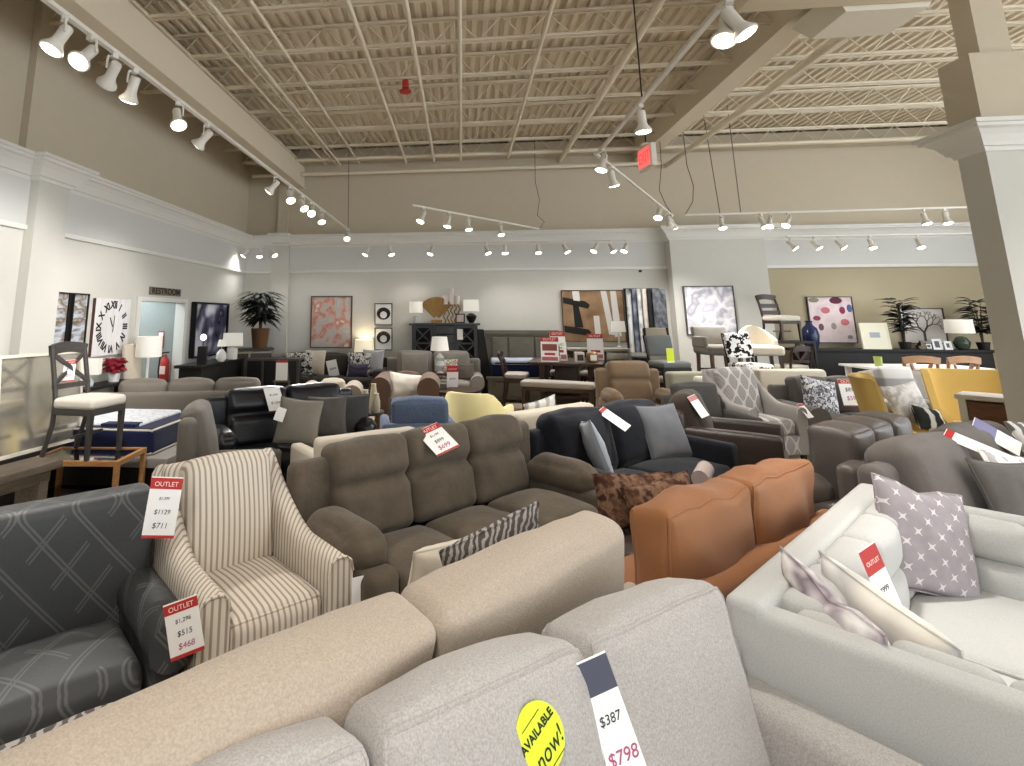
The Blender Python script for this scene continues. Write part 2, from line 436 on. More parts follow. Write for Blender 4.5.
def lamp(label, loc, rot, bh, sw, sh, basem, prof, shadem, kind='round', group=None, lit=0, taper=.9, name='table_lamp', post=.05):
    t = thing(name, label, 'lamp', loc, rot, group)
    M().lathe(prof, 20).build('base', basem, t, smooth=True)
    M().tube([(0, 0, bh * .9), (0, 0, bh + post + sh * .5)], .007, 8).build('stem', plain('lamp_metal', 'b8b4a8', .3, 1), t)
    mm = M(); z0 = bh + post
    if kind == 'round':
        mm.lathe([(sw / 2, z0), (sw / 2 * taper, z0 + sh), (sw / 2 * taper - .006, z0 + sh), (sw / 2 - .006, z0)], 28)
    else:
        a = sw / 2; b = a * taper; d = .62
        for (p, q) in (((-a, -a * d), (a, -a * d)), ((a, -a * d), (a, a * d)), ((a, a * d), (-a, a * d)), ((-a, a * d), (-a, -a * d))):
            k = taper; mm.add([(p[0], p[1], z0), (q[0], q[1], z0), (q[0] * k, q[1] * k, z0 + sh), (p[0] * k, p[1] * k, z0 + sh)], [(0, 1, 2, 3)])
    o = mm.build('lamp_shade', shadem, t, smooth=(kind == 'round'))
    if lit:
        L = bpy.data.lights.new('lamp_bulb', 'POINT'); L.energy = lit; L.color = (1, .85, .65); L.shadow_soft_size = .05
        lo = bpy.data.objects.new('lamp_bulb', L); COL.objects.link(lo); lo.parent = t; lo.location = (0, 0, z0 + sh * .5)
    return t
def framed(name, label, cat, loc, rot, w, h, m, fm, fw=.03, fd=.04, tilt=0, matm=None, mw=0, group=None):
    """picture standing on its lower edge, face to -y"""
    t = thing(name, label, cat, loc, rot, group, tilt=-tilt)
    if fw:
        f = M().box(-w / 2, w / 2, -fd, 0, 0, fw).box(-w / 2, w / 2, -fd, 0, h - fw, h).box(-w / 2, -w / 2 + fw, -fd, 0, fw, h - fw).box(w / 2 - fw, w / 2, -fd, 0, fw, h - fw)
        f.build('frame', fm, t)
    y = -fd * .6
    if mw:
        M().box(-w / 2 + fw, w / 2 - fw, y, -.005, fw, h - fw).build('mount', matm, t); e = fw + mw; y -= .003
    else: e = fw
    M().box(-w / 2 + e, w / 2 - e, y, -.004, e, h - e).build('artwork', m, t)
    return t
def plant(label, loc, hgt, rad, n, m, potm=None, pot=None, cat='plant', name='potted_plant', lw=.05, droop=.5, ll=.35, group=None, sd=1, upright=.5):
    rn = random.Random(sd); t = thing(name, label, cat, loc, 0, group); st = M(); lf = M(); z0 = 0
    if pot:
        M().lathe([(pot[0] * .75, 0), (pot[0], pot[1]), (pot[0] * .9, pot[1]), (pot[0] * .85, pot[1] - .03), (0, pot[1] - .03)], 18).build('pot', potm, t, smooth=True); z0 = pot[1] - .03
    for i in range(n):
        a = rn.random() * 2 * PI; hh = z0 + (hgt - z0) * (.25 + .75 * rn.random() ** upright); k = (hh - z0) / (hgt - z0)
        bx = math.cos(a) * rad * .2; by = math.sin(a) * rad * .2; L = ll * (.7 + .5 * rn.random())
        p0 = Vector((bx * k, by * k, hh)); d = Vector((math.cos(a), math.sin(a), .5 - droop * rn.random())).normalized()
        side = d.cross(Vector((0, 0, 1))).normalized(); pr = None; K = 5
        vs = []; fs = []
        for q in range(K + 1):
            s = q / K; c = p0 + d * (L * s) - Vector((0, 0, 1)) * (droop * L * s * s * .8); ww = lw * math.sin(PI * min(.98, .12 + s * .86)) * .5
            vs += [c - side * ww, c + Vector((0, 0, ww * .35)), c + side * ww]
        for q in range(K):
            b = q * 3; fs += [(b, b + 1, b + 4, b + 3), (b + 1, b + 2, b + 5, b + 4)]
        lf.add(vs, fs)
    for i in range(5):
        a = i * 1.3; st.tube([(0, 0, z0 * .5), (math.cos(a) * rad * .1, math.sin(a) * rad * .1, z0 + (hgt - z0) * .5), (math.cos(a) * rad * .2, math.sin(a) * rad * .2, z0 + (hgt - z0) * (.8 + .04 * i))], [.012, .008, .004], 6)
    st.build('stem', plain('plant_stem', '4a4030', .8), t, smooth=True); lf.build('foliage', m, t, smooth=True)
    return t
def side_chair(name, label, loc, rot, m, wm, W=.46, D=.48, SH=.47, BH=1.0, style='pad', group=None, sw=.04):
    """dining chair: rear posts, back, padded seat, front legs"""
    t = thing(name, label, 'chair', loc, rot, group)
    for s in (-1, 1):
        x = s * (W / 2 - sw / 2)
        M().tube([(x, D / 2 + .07, 0), (x, D / 2 - .01, SH * .6), (x, D / 2 - .02, SH), (x, D / 2 + .03, SH + .25), (x, D / 2 + .09, BH - .01)], sw * .55, 8).build('leg', wm, t, smooth=True)
        M().leg(x, -D / 2 + sw / 2, 0, SH - .05, sw * .8, sw * 1.15).build('leg', wm, t)
    M().box(-W / 2, W / 2, -D / 2, D / 2 - .02, SH - .1, SH - .04).build('apron', wm, t, bevel=.006)
    Soft((0, -.01, SH), (W + .02, D, .09), .035, (0, 0, .02), .002).build('seat', m, t)
    yb = lambda z: D / 2 - .02 + max(0, z - SH) * .2
    if style == 'pad':
        T = rotx(-11, (0, D / 2 - .02, SH + .1))
        Soft((0, D / 2 - .02, (SH + .12 + BH) / 2), (W - .01, .07, BH - SH - .12), .03, (0, .012, .01), .003, T).build('backrest', m, t)
    else:
        rail = M(); pts = []
        for i in range(11):
            u = -1 + .2 * i; pts.append((u * W / 2, yb(BH) + .03 * (1 - u * u), BH - .05 + .03 * (1 - u * u)))
        for (p, q) in zip(pts[:-1], pts[1:]): rail.bar(p, q, .03, .1)
        rail.build('top_rail', wm, t, smooth=False)
        if style == 'cross':
            for s in (-1, 1):
                mm = M(); pp = [(s * (W / 2 - .03) * (1 - 2 * i / 8), yb(BH - .09 - (BH - SH - .25) * i / 8) + .012 * s, BH - .09 - (BH - SH - .25) * i / 8 - .035 * math.sin(PI * i / 8) * 0) for i in range(9)]
                for p, q in zip(pp[:-1], pp[1:]): mm.bar(p, q, .025, .035)
                mm.build('cross_slat', wm, t)
            M().bar((-W / 2, yb(SH + .14), SH + .14), (W / 2, yb(SH + .14), SH + .14), .03, .045).build('lower_rail', wm, t)
        elif style == 'ladder':
            for z in (BH - .2, BH - .33): M().bar((-W / 2, yb(z), z), (W / 2, yb(z), z), .022, .08).build('slat', wm, t)
        elif style == 'vee':
            M().bar((-W / 2, yb(SH + .12), SH + .12), (W / 2, yb(SH + .12), SH + .12), .03, .04).build('lower_rail', wm, t)
            for s in (-1, 1): M().bar((s * W * .28, yb(BH - .09), BH - .09), (s * .02, yb(SH + .14), SH + .14), .02, .045).build('splat', wm, t)
    M().bar((-W / 2 + .03, 0, .18), (W / 2 - .03, 0, .18), .025).build('stretcher', wm, t)
    return t
# ------------------------------------------------------------------ the room
def struct(name, mm, mat, parent=None, **k):
    o = mm.build(name, mat, parent, **k)
    if not parent: o['kind'] = 'structure'
    return o
XL, YB, XR, YF = -5.1, 12.5, 12.0, -6.0
ZC = 5.65; ZK = 3.58; ZT = 2.73
P_UP = plain('paint_taupe', 'c4b9a4', .9, var=.03, scale=4, spec=.1)
P_LO = plain('paint_grey', 'cbc9c1', .85, var=.02, scale=4, spec=.15)
P_TAN = plain('paint_tan', 'aea389', .85, var=.02, scale=4, spec=.15)
P_TRIM = plain('paint_trim', 'dedcd6', .6, spec=.3)
P_BAND = plain('paint_band', 'cfcfcb', .8, spec=.2)
P_CEIL = plain('paint_ceiling', 'd8ccb6', .9, spec=.1)
P_STEEL = plain('paint_steel', 'ded3be', .7, spec=.2)
struct('floor', M().box(XL - 4, XR, YF, YB + .2, -.1, 0), pattern('carpet', 'soft', ('8a7c69', '97897a', 'a2947f'), 3))
DY0, DY1, DZ = 8.22, 9.74, 1.94
wl = M().box(XL - .15, XL, YF, DY0, 0, ZT).box(XL - .15, XL, DY1, YB + .2, 0, ZT).box(XL - .15, XL, DY0, DY1, DZ, ZT)
struct('wall_left', wl, P_LO)
struct('wall_left_upper', M().box(XL - .15, XL, YF, YB + .2, ZK - .1, ZC + .3), P_UP)
struct('trim_1', M().box(XL - .14, XL + .02, YF, YB, ZT, ZK - .1), P_BAND)
struct('trim_2', M().box(XL - .1, XL + .045, YF, YB, ZT - .03, ZT + .03), P_TRIM, bevel=.01)
struct('wall_back', M().box(XL, 6.45, YB, YB + .15, 0, ZT), P_LO)
struct('wall_back_tan', M().box(6.35, XR, YB + .02, YB + .17, 0, ZT), P_TAN)
struct('wall_back_upper', M().box(XL, XR, YB, YB + .15, ZK - .1, ZC + .3), P_UP)
struct('trim_3', M().box(XL, XR, YB - .02, YB + .14, ZT, ZK - .1), P_BAND)
struct('trim_4', M().box(XL, XR, YB - .05, YB + .1, ZT - .03, ZT + .03), P_TRIM, bevel=.01)
struct('wall_right', M().box(XR, XR + .15, 9.6, YB + .2, 0, ZC + .3).box(XR, XR + .15, YF, 9.6, 0, .35).box(XR, XR + .15, YF, 9.6, 5.0, ZC + .3), P_UP)
wm = M()
for y in range(-6, 10, 2): wm.box(XR + .02, XR + .1, y - .04, y + .04, .35, 5.0)
wm.box(XR + .03, XR + .09, YF, 9.6, 2.5, 2.58)
struct('window_1', wm, P_TRIM)
struct('wall_front', M().box(XL - .15, XR + .15, YF - .15, YF, 0, 1.0).box(XL - .15, XR + .15, YF - .15, YF, 3.4, ZC + .3).box(XL - .15, 1.0, YF - .15, YF, 1.0, 3.4), P_LO)
CROWN = [(0, -.28), (.02, -.28), (.035, -.24), (.06, -.235), (.075, -.2), (.11, -.14), (.16, -.09), (.2, -.075), (.2, -.045), (.225, -.04), (.225, 0), (0, 0)]
def crown(name, a, b, nrm, z, sc=1.0, ends=(0, 0), parent=None):
    """moulding profile swept from a to b, standing out along nrm; ends stretch the mitre"""
    a = Vector((*a, 0)); b = Vector((*b, 0)); nr = Vector((*nrm, 0)); d = (b - a).normalized(); mm = M(); n = len(CROWN)
    for p, e in ((a, ends[0]), (b, ends[1])):
        for o, h in CROWN: mm.v.append(tuple(p + nr * (o * sc) + d * (e * o * sc) + Vector((0, 0, z + h * sc))))
    mm.f += [tuple(range(n)), tuple(n + i for i in reversed(range(n)))] + [(i, i + n, (i + 1) % n + n, (i + 1) % n) for i in range(n)]
    return struct(name, mm, P_TRIM, parent)
crown('trim_5', (XL, YF), (XL, YB), (1, 0), ZK, ends=(0, -1))
crown('trim_6', (XL, YB), (XR, YB), (0, -1), ZK, ends=(1, 0))
# pilaster on the back wall near the left corner
struct('pillar', M().box(-4.42, -4.0, YB - .1, YB, 0, ZK), P_LO)
struct('trim_7', M().box(-4.46, -3.96, YB - .34, YB, ZK - .06, ZK + .03), P_TRIM)
struct('pillar', M().box(-4.3, -4.08, YB - .12, YB, ZK, ZC), P_UP)
# broad pier in the middle of the back wall
px0, px1, py = 4.42, 6.3, YB - .3
struct('pillar', M().box(px0, px1, py, YB, 0, ZK), P_LO)
crown('trim_8', (px0, py), (px1, py), (0, -1), ZK, ends=(-1, 1)); crown('trim_9', (px0, YB), (px0, py), (-1, 0), ZK, ends=(0, 1)); crown('trim_10', (px1, py), (px1, YB), (1, 0), ZK, ends=(-1, 0))
# wall end on the left and the free-standing column on the right
struct('wall_end', M().box(XL - 4, -4.97, 5.78, 6.3, 0, ZK), P_LO)
crown('trim_11', (XL - 4, 5.78), (-4.97, 5.78), (0, -1), ZK, ends=(0, 1)); crown('trim_12', (-4.97, 5.78), (-4.97, 6.3), (1, 0), ZK, ends=(-1, 1))
crown('trim_13', (-4.97, 6.3), (XL - .1, 6.3), (0, 1), ZK, ends=(-1, 0))
struct('wall_end_upper', M().box(XL - 4, -5.0, 5.55, 6.3, ZK, ZC), P_UP)
cx0, cx1, cy0, cy1 = 5.16, 6.1, 5.87, 6.18
struct('column', M().box(cx0, cx1, cy0, cy1, 0, ZK), P_LO)
crown('trim_14', (cx0, cy0), (cx1, cy0), (0, -1), ZK, ends=(-1, 1)); crown('trim_15', (cx0, cy1), (cx0, cy0), (-1, 0), ZK, ends=(-1, 1)); crown('trim_16', (cx1, cy0), (cx1, cy1), (1, 0), ZK, ends=(-1, 1)); crown('trim_17', (cx1, cy1), (cx0, cy1), (0, 1), ZK, ends=(-1, 1))
struct('column_head', M().box(5.26, 5.88, 5.96, 6.34, ZK, 4.38), P_UP)
struct('column_shaft', M().box(5.42, 5.72, 6.02, 6.26, 4.38, ZC), P_UP)
# doorway to the restrooms
dm = M()
for y in (DY0, DY1): dm.box(XL - .16, XL + .03, y - .05, y + .05, 0, DZ)
dm.box(XL - .16, XL + .03, DY0 - .05, DY1 + .05, DZ, DZ + .07)
df = struct('door_1', dm, P_TRIM)
P_HALL = plain('hall_paint', '93a9a8', .8)
struct('wall_hall', M().box(XL - 2.2, XL - 2.1, DY0 - 1, DY1 + 3.5, 0, 2.5).box(XL - 2.2, XL - .15, DY0 - .7, DY0 - .6, 0, 2.5).box(XL - 2.2, XL - .15, DY1 + 3, DY1 + 3.1, 0, 2.5).box(XL - 2.2, XL - .15, DY0 - .7, DY1 + 3.1, 2.4, 2.5), P_HALL)
hl = bpy.data.lights.new('added_hall_light', 'AREA'); hl.energy = 8; hl.size = .8; ho = bpy.data.objects.new('added_hall_light', hl); COL.objects.link(ho); ho.location = (XL - 1.1, 9.0, 2.36)  # unseen area light and glowing panel, added to brighten the hallway
struct('added_hall_lamp', M().box(XL - 1.5, XL - .7, 8.6, 9.4, 2.375, 2.4), glow('added_hall_glow', 'f4f8f8', 4))
hl = bpy.data.lights.new('added_hall_light', 'AREA'); hl.energy = 8; hl.size = .8; ho = bpy.data.objects.new('added_hall_light', hl); COL.objects.link(ho); ho.location = (XL - 1.1, 9.0, 2.36)  # the same added light and panel once more, in the same spot
struct('added_hall_lamp', M().box(XL - 1.5, XL - .7, 8.6, 9.4, 2.375, 2.4), glow('added_hall_glow', 'f4f8f8', 4))
struct('door_frame_inner', M().box(XL - 1.0, XL - .16, DY1 + .04, DY1 + .12, 0, 2.38), plain('hall_grey', '8d9391', .7))
# ------------------------------------------------------------------ ceiling
mm = M(); x = XL - .3; k = 0; pts = []
while x < XR + .3:
    pts += [(x, ZC + .05), (x + .055, ZC + .05), (x + .075, ZC), (x + .13, ZC)]; x += .15
n = len(pts)
for y in (YF, YB + .2):
    for px, pz in pts: mm.v.append((px, y, pz))
mm.f = [(i, i + 1, i + 1 + n, i + n) for i in range(n - 1)]
struct('ceiling', mm, P_CEIL)
struct('roof_slab', M().box(XL - 4, XR + .3, YF, YB + .3, ZC + .3, ZC + .4), P_CEIL)
zb, zt = 5.28, 5.63
for j in range(-6, 8):
    y = 5.72 + 1.055 * j - .0
    if y < YF + .5: continue
    jm = M()
    for s in (-.035, .035):
        jm.bar((XL, y + s, zb), (XR, y + s, zb), .026, .032); jm.bar((XL, y + s, zt - .02), (XR, y + s, zt - .02), .026, .032)
    x = XL; up = True
    while x < XR - .3:
        jm.bar((x, y, zb if up else zt - .02), (x + .3, y, zt - .02 if up else zb), .013); x += .3; up = not up
    struct('beam', jm, P_STEEL)
def girder(x0, x1, z0, z1):
    c = (x0 + x1) / 2
    struct('beam', M().box(x0, x1, YF, YB, z0, z0 + .04).box(x0, x1, YF, YB, z1 - .04, z1).box(c - .06, c + .06, YF, YB, z0 + .04, z1 - .04).box(x0 + .03, x1 - .03, YF, YB, z0 + .05, z1 - .05), P_CEIL)
girder(-4.0, -3.68, 4.72, 5.3); girder(3.86, 4.16, 5.08, 5.6)
struct('beam', M().box(XL, XR, YB - .25, YB - .02, 5.3, 5.6), P_UP)
def pipe(label, pts, r, mat=None, name='conduit', cat='pipe', grp=None):
    o = M().tube(pts, r, 10).build(name, mat or P_STEEL, None, smooth=True); return tag(o, label, cat, grp)
pipe('thick pipe running from the ceiling duct towards the back wall', [(4.6, 6.3, 5.0), (4.6, 12.45, 5.0)], .055, name='ceiling_pipe')
pipe('round pipe running lengthwise beside the hanging exit sign', [(2.3, 1, 5.2), (2.3, 12.45, 5.2)], .05, name='ceiling_pipe')
pipe('lower pipe running along the top of the back wall', [(-4.9, 12.2, 5.0), (4.4, 12.2, 5.0)], .045, name='ceiling_pipe')
pipe('upper pipe crossing below the last ceiling joist', [(-4.9, 11.75, 5.22), (XR - .2, 11.75, 5.22)], .04, name='ceiling_pipe')
for i, x in enumerate((-3.1, -2.85, -2.74, -2.3, -1.2, -.55, .05, 1.1)):
    pipe(('first', 'second', 'third', 'fourth', 'fifth', 'sixth', 'seventh', 'eighth')[i] + ' thin conduit from the left girder, running under the roof deck', [(x, 1, 5.22 - .02 * (i % 3)), (x, 12.2, 5.22 - .02 * (i % 3))], .02 if i < 4 else .028, grp='thin ceiling conduits')
# air duct with a box diffuser
dt = thing('air_duct', 'painted sheet metal air duct with a box diffuser under the deck', 'duct', (0, 0, 0))
M().box(2.9, 5.2, 5.0, 5.62, 4.8, 5.06).build('duct_body', P_CEIL, dt, bevel=.01)
bx = M(); z0, z1 = 4.76, 4.98
bx.add([(3.96, 5.65, z0), (4.72, 5.65, z0), (4.72, 6.22, z0), (3.96, 6.22, z0), (3.84, 5.62, z1), (4.84, 5.62, z1), (4.84, 6.36, z1), (3.84, 6.36, z1)], [(0, 1, 2, 3), (7, 6, 5, 4), (0, 4, 5, 1), (1, 5, 6, 2), (2, 6, 7, 3), (3, 7, 4, 0)])
bx.build('diffuser', plain('duct_pale', 'e0d8c6', .7), dt)
sp = M().tube([(-.78, 7.83, 5.25), (-.78, 7.83, 5.12)], .05, 12).lathe([(.0, 0), (.09, .01), (.09, .03), (.05, .06)], 14, (-.78, 7.83, 5.05)).build('fire_alarm_horn', RED(), None, smooth=True)
tag(sp, 'small red alarm fixture hanging under a ceiling joist', 'alarm')
# ------------------------------------------------------------------ exit sign on its rod
e = atz(647, 157, 3.45); es = thing('exit_sign', 'red lit exit sign hanging on a long thin rod', 'sign', e, -84)
M().box(-.17, .17, -.03, .03, -.14, .12).build('housing', plain('sign_white', 'd8d2c4', .5), es, bevel=.008)
M().box(-.15, .15, -.034, -.03, -.115, .1).build('face', glow('exit_face', 'e86a66', .9), es)
words_mesh('EXIT', .17, glow('exit_letters', 'ff4040', 1.2), es, (0, -.0355, -.01), sx=.8, bold=.003)
M().tube([(0, 0, .12), (0, 0, ZC - e.z)], .009, 8).build('rod', plain('dark_metal', '3a3834', .5, .6), es)
M().lathe([(.06, .12), (.06, .15), (.02, .17)], 12).build('canopy', plain('sign_white', 'd8d2c4', .5), es, smooth=True)
# ------------------------------------------------------------------ track lighting
LW = plain('track_white', 'dcd8ce', .4); BULB = glow('bulb', 'fff3e0', 14)
def rail(label, pts):
    m2 = M()
    for a, b in zip(pts[:-1], pts[1:]):
        m2.bar(a, b, .036, .03)
    o = m2.build('track_rail', LW, None); tag(o, label, 'light track')
    return o
proto = None
SPOT_E = 185
def head(loc, aim, label, group, energy=SPOT_E, cone=75, lamp=True):
    """adjustable spot: bracket down from the rail, tilted can with a flared rim and a glowing lens; aim is a direction"""
    global proto
    d = Vector(aim).normalized(); yaw = math.atan2(d.x, -d.y) if d.to_2d().length > 1e-3 else 0; til = math.acos(max(-1, min(1, -d.z)))
    if proto is None:
        proto = t = thing('track_spotlight', label, 'spotlight', loc, 0, group)
        M().box(-.02, .02, -.02, .02, -.04, .0).tube([(.045, 0, -.03), (.05, 0, -.07), (.05, 0, -.13)], .008, 6).tube([(0, 0, -.03), (.05, 0, -.035)], .008, 6).build('bracket', LW, t)
        can = M().lathe([(.0, .06), (.034, .06), (.038, .05), (.038, -.06), (.05, -.09), (.074, -.125), (.073, -.14)], 20).build('can', LW, t, smooth=True)
        can.location = (0, 0, -.13)
        ln = M().lathe([(.0, -.15), (.03, -.152), (.058, -.145), (.07, -.13)], 20).build('lens', BULB, can, smooth=True)
        r = t
    else: r = dup(proto, loc, 0, label, group)
    r.location = loc; r.rotation_euler = (0, 0, yaw)
    for c in r.children:
        if c.name.startswith('can'): c.rotation_euler = (-til, 0, 0)
    if lamp:
        L = bpy.data.lights.new('spot', 'SPOT'); L.energy = energy; L.color = (1, .97, .93); L.spot_size = math.radians(cone); L.spot_blend = .7; L.shadow_soft_size = .06
        lo = bpy.data.objects.new('spot', L); COL.objects.link(lo)
        lo.location = Vector(loc) + Vector((0, 0, -.13)) + d * .17; lo.rotation_euler = d.to_track_quat('-Z', 'Y').to_euler()
    return r
ORD = ['first', 'second', 'third', 'fourth', 'fifth', 'sixth', 'seventh', 'eighth', 'ninth', 'tenth', 'eleventh', 'twelfth', 'thirteenth', 'fourteenth']
zr = 3.62; xl = -2.5
rail('long white light track on the left, running towards the back wall', [(xl, -3, zr), (xl, 12.0, zr)])
aims = [(-.35, -.4, -1.2), (-.05, -.8, -1), (-.9, .6, -.8), (-.5, .3, -1.1), (.5, -.5, -1.2), (-1, .2, -.9), (-.9, .1, -.9), (.4, -.6, -1), (.6, -.5, -1), (.4, -.9, -.9), (.3, -.5, -1), (.2, -.8, -1)]
for i, ((u, v), a) in enumerate(zip([(66, 8), (92, 28), (116, 46), (136, 60), (179, 91), (208, 116), (276, 170), (290, 182), (302, 192), (311, 200), (321, 207), (347, 226)], aims)):
    p = atx(u, v, xl); head((xl, p.y, zr - .01), a, ORD[i] + ' white spotlight from the near end of the long left track', 'spotlights on the left track', cone=80)
xr = 1.66
jn = (xr + .03, 6.6)
rail('white light track overhead running to the joint by the exit sign', [(xr, -3, zr), (xr, jn[1], zr)])
rail('short white light track angled from the joint towards the pier', [(jn[0] - .08, jn[1] - .1, zr - .02), (4.05, 10.9, zr - .02)])
for i, ((u, v), a) in enumerate(zip([(722, -5), (728, -12), (640, 100), (603, 152)], [(-.3, -.3, -1), (.5, -.2, -1.1), (.05, 0, -1), (-.3, -.1, -1)])):
    p = atx(u, v, xr); head((xr, p.y, zr - .01), a, ORD[i] + ' white spotlight from the near end of the overhead track', 'spotlights on the overhead track', cone=80)
for i, (k, a) in enumerate(((.1, (.2, .2, -1)), (.72, (-.4, -.5, -1)), (.9, (.3, .5, -1)), (.97, (.5, .2, -1)))):
    head((jn[0] + (4.05 - jn[0]) * k, jn[1] + (10.9 - jn[1]) * k, zr - .03), a, ORD[i] + ' white spotlight from the joint on the short angled track', 'spotlights on the angled track', cone=80)
za = 3.55; a0 = atz(412, 205, za); a1 = atz(539, 229, za)
rail('white light track hung slantwise in front of the back wall', [a0, a1])
for i, (k, a) in enumerate(((.07, (-.4, -.4, -1)), (.24, (-.2, -.2, -1)), (.38, (.1, -.2, -1)), (.64, (.1, -.3, -1)))):
    head(a0.lerp(a1, k) - Vector((0, 0, .01)), a, ORD[i] + ' white spotlight from the near end of the slanting track', 'spotlights on the slanting track', cone=80)
b0 = atz(685, 215, za); b1 = atz(975, 207, za)
rail('white light track hung level before the tan wall', [b0, b1])
for i, (k, a) in enumerate(((.13, (0, -.3, -1)), (.275, (.2, -.4, -1)), (.305, (-.4, -.4, -1)), (.37, (-.6, -.3, -.9)), (.83, (.1, -.2, -1)), (.9, (0, -.2, -1)))):
    head(b0.lerp(b1, k) - Vector((0, 0, .01)), a, ORD[i] + ' white spotlight from the pier on the level right track', 'spotlights on the level track', cone=80)
zw = 3.3; yw = 11.95
rail('white light track along the back wall under the cornice', [(-4.75, yw, zw), (3.9, yw, zw)])
rail('white light track along the tan wall under the cornice', [(6.6, yw, zw), (10.8, yw, zw)])
bw = [(-4.85, -.6), (-4.55, .1), (-4.25, .6), (-2.05, -.4), (-1.55, .3), (-.62, -.3), (.55, .3), (.95, 0), (1.65, 0), (2.2, .4), (2.85, -.5), (3.15, .3), (3.45, -.4)]
for i, (x, ax) in enumerate(bw): head((x, yw, zw - .01), (ax, -.25, -.9), ORD[i] + ' small spotlight from the corner on the back wall track', 'spotlights on the back wall track', 30, 130)
for i, (u, v) in enumerate([(790, 243), (814, 242), (838, 241), (870, 240), (918, 240)]):
    p = aty(u, v, yw); head((p.x, yw, zw - .01), ((.5, .4, .5, 0, 0)[i], -.3, -.8), ORD[i] + ' small spotlight from the pier on the tan wall track', 'spotlights on the tan wall track', 30, 130)
# tracks that light the showroom behind and beside the viewer
for nm, x in (('white light track behind the viewer on the left', -.4), ('white light track behind the viewer on the right', 4.4)):
    rail(nm, [(x, -4, zr), (x, 1.2, zr)])
    for i, y in enumerate((-3, -1.4, .1)): head((x, y, zr - .01), (.1, .45, -1), ORD[i] + ' spotlight on the ' + nm[6:], 'spotlights behind the viewer', 150, 120)
rail('white light track beyond the free-standing column', [(7.6, 0, zr), (7.6, 9, zr)])
for i, y in enumerate((1.5, 3.5, 5.5, 7.5)): head((7.6, y, zr - .01), (-.5, .3, -1), ORD[i] + ' spotlight on the track beyond the free-standing column', 'spotlights beyond the column', 190, 100)
# cords the tracks hang from
CORD = plain('cord', '6a6458', .7)
def cord(label, pts): tag(M().tube(pts, .008, 6).build('suspension_cable', CORD, None, smooth=True), label, 'cord')
cord('straight cord holding the far end of the long left track', [(xl, 11.9, ZC), (xl, 11.95, zr)])
cord('wavy cord holding the far end of the slanting track', [(a1.x, a1.y, ZC), (a1.x - .03, a1.y, 4.6), (a1.x + .04, a1.y, 4.2), (a1.x - .02, a1.y, 3.85), (a1.x + .12, a1.y, 3.7), (a1.x, a1.y, za)])
q = Vector((4.05, 10.9, zr))
cord('bowed cord at the far end of the short angled track', [(q.x - .1, q.y, ZC), (q.x - .12, q.y, 4.6), (q.x - .2, q.y, 4.1), (q.x - .1, q.y, 3.8), (q.x, q.y, zr)])
cord('kinked cord at the pier end of the level track', [(b0.x + .1, b0.y, ZC), (b0.x + .12, b0.y, 4.5), (b0.x + .2, b0.y, 4.1), (b0.x + .16, b0.y, 3.8), (b0.x, b0.y, za)])
cord('straight cord above the first light of the level track', [(b0.x + .5, b0.y, ZC), (b0.x + .62, b0.y, 3.4)])
cord('dark rod above the near end of the level track', [(b0.x + .95, b0.y, ZC), (b0.x + .97, b0.y, za)])
cord('pair of loose dark cables by the free-standing column', [(5.9, 5.5, ZC), (5.95, 5.5, 5.1), (6.1, 5.55, 4.6), (6.15, 5.6, 4.2)])
# ------------------------------------------------------------------ daylight from the shop front behind the viewer
wd = bpy.data.worlds.new('world'); SC.world = wd; wd.use_nodes = True
wd.node_tree.nodes['Background'].inputs[0].default_value = (.86, .93, 1, 1); wd.node_tree.nodes['Background'].inputs[1].default_value = 5.4
SC.view_settings.view_transform = 'Standard'; SC.view_settings.look = 'None'; SC.view_settings.gamma = 1; SC.view_settings.use_curve_mapping = False
SC.view_settings.exposure = 0.0
# ------------------------------------------------------------------ nearest seats
F_BEIGE = fabric('cloth_beige', 'a59787', .12, 200, .28, speck=.03)
F_TWEED = fabric('cloth_tweed', 'a5a09b', .13, 210, .16, speck=.06)
F_TUX = fabric('cloth_pale_grey', 'b4b3af', .08, 240, .2, speck=.02)
F_ORANGE = fabric('cloth_orange', '8a5b38', .06, 300, .35, rough=.8)
F_BROWN = fabric('plush_brown', '483f35', .14, 30, .6, c2='6b6152')
F_NAVY = fabric('plush_black', '0f1014', .2, 40, .4, c2='22242b')
L_BLACK = leather('leather_black', '14151a', .32)
L_BROWN = leather('leather_brown', '3a2e28', .4)
L_GREY = leather('leather_grey', '5f5752', .42)
F_GREY = fabric('cloth_grey', '5b5753', .1, 200, .3)
F_TAUPE = fabric('cloth_taupe', '6d675f', .1, 200, .3)

# grey tweed sofa facing the viewer
T38 = 38.0
t = seat('sofa', 'grey tweed sofa nearest the viewer, with a round yellow sticker on it', 'sofa', (.21, 1.19, 0), T38, 2.14, .72, .9, F_TWEED, n=3, AH=.6, aw=.16, ft=.06, bt=.2, fh=.7, pipe=True, lean=14, wr=.006)
def local(root_loc, rot, p):
    a = math.radians(rot); return (root_loc[0] + p[0] * math.cos(a) - p[1] * math.sin(a), root_loc[1] + p[0] * math.sin(a) + p[1] * math.cos(a), root_loc[2] + p[2])
hp, hn = hit(538, 736)
st = thing('sale_sticker', 'round yellow-green card on the middle grey cushion reading available now', 'sticker', hp + hn * .006, math.degrees(math.atan2(hn.x, -hn.y)), tilt=-math.degrees(math.asin(hn.z)), roll=-30)
M().tube([(0, .0, 0), (0, -.003, 0)], .06, 40).build('disc', plain('neon', 'd4e61c', .5), st)
words_mesh('AVAILABLE', .0215, plain('black_ink', '1b1b18', .6), st, (0, -.004, .012), bold=.0006)
words_mesh('now!', .042, plain('black_ink', '1b1b18', .6), st, (0, -.004, -.028), shear=.3, name='script')
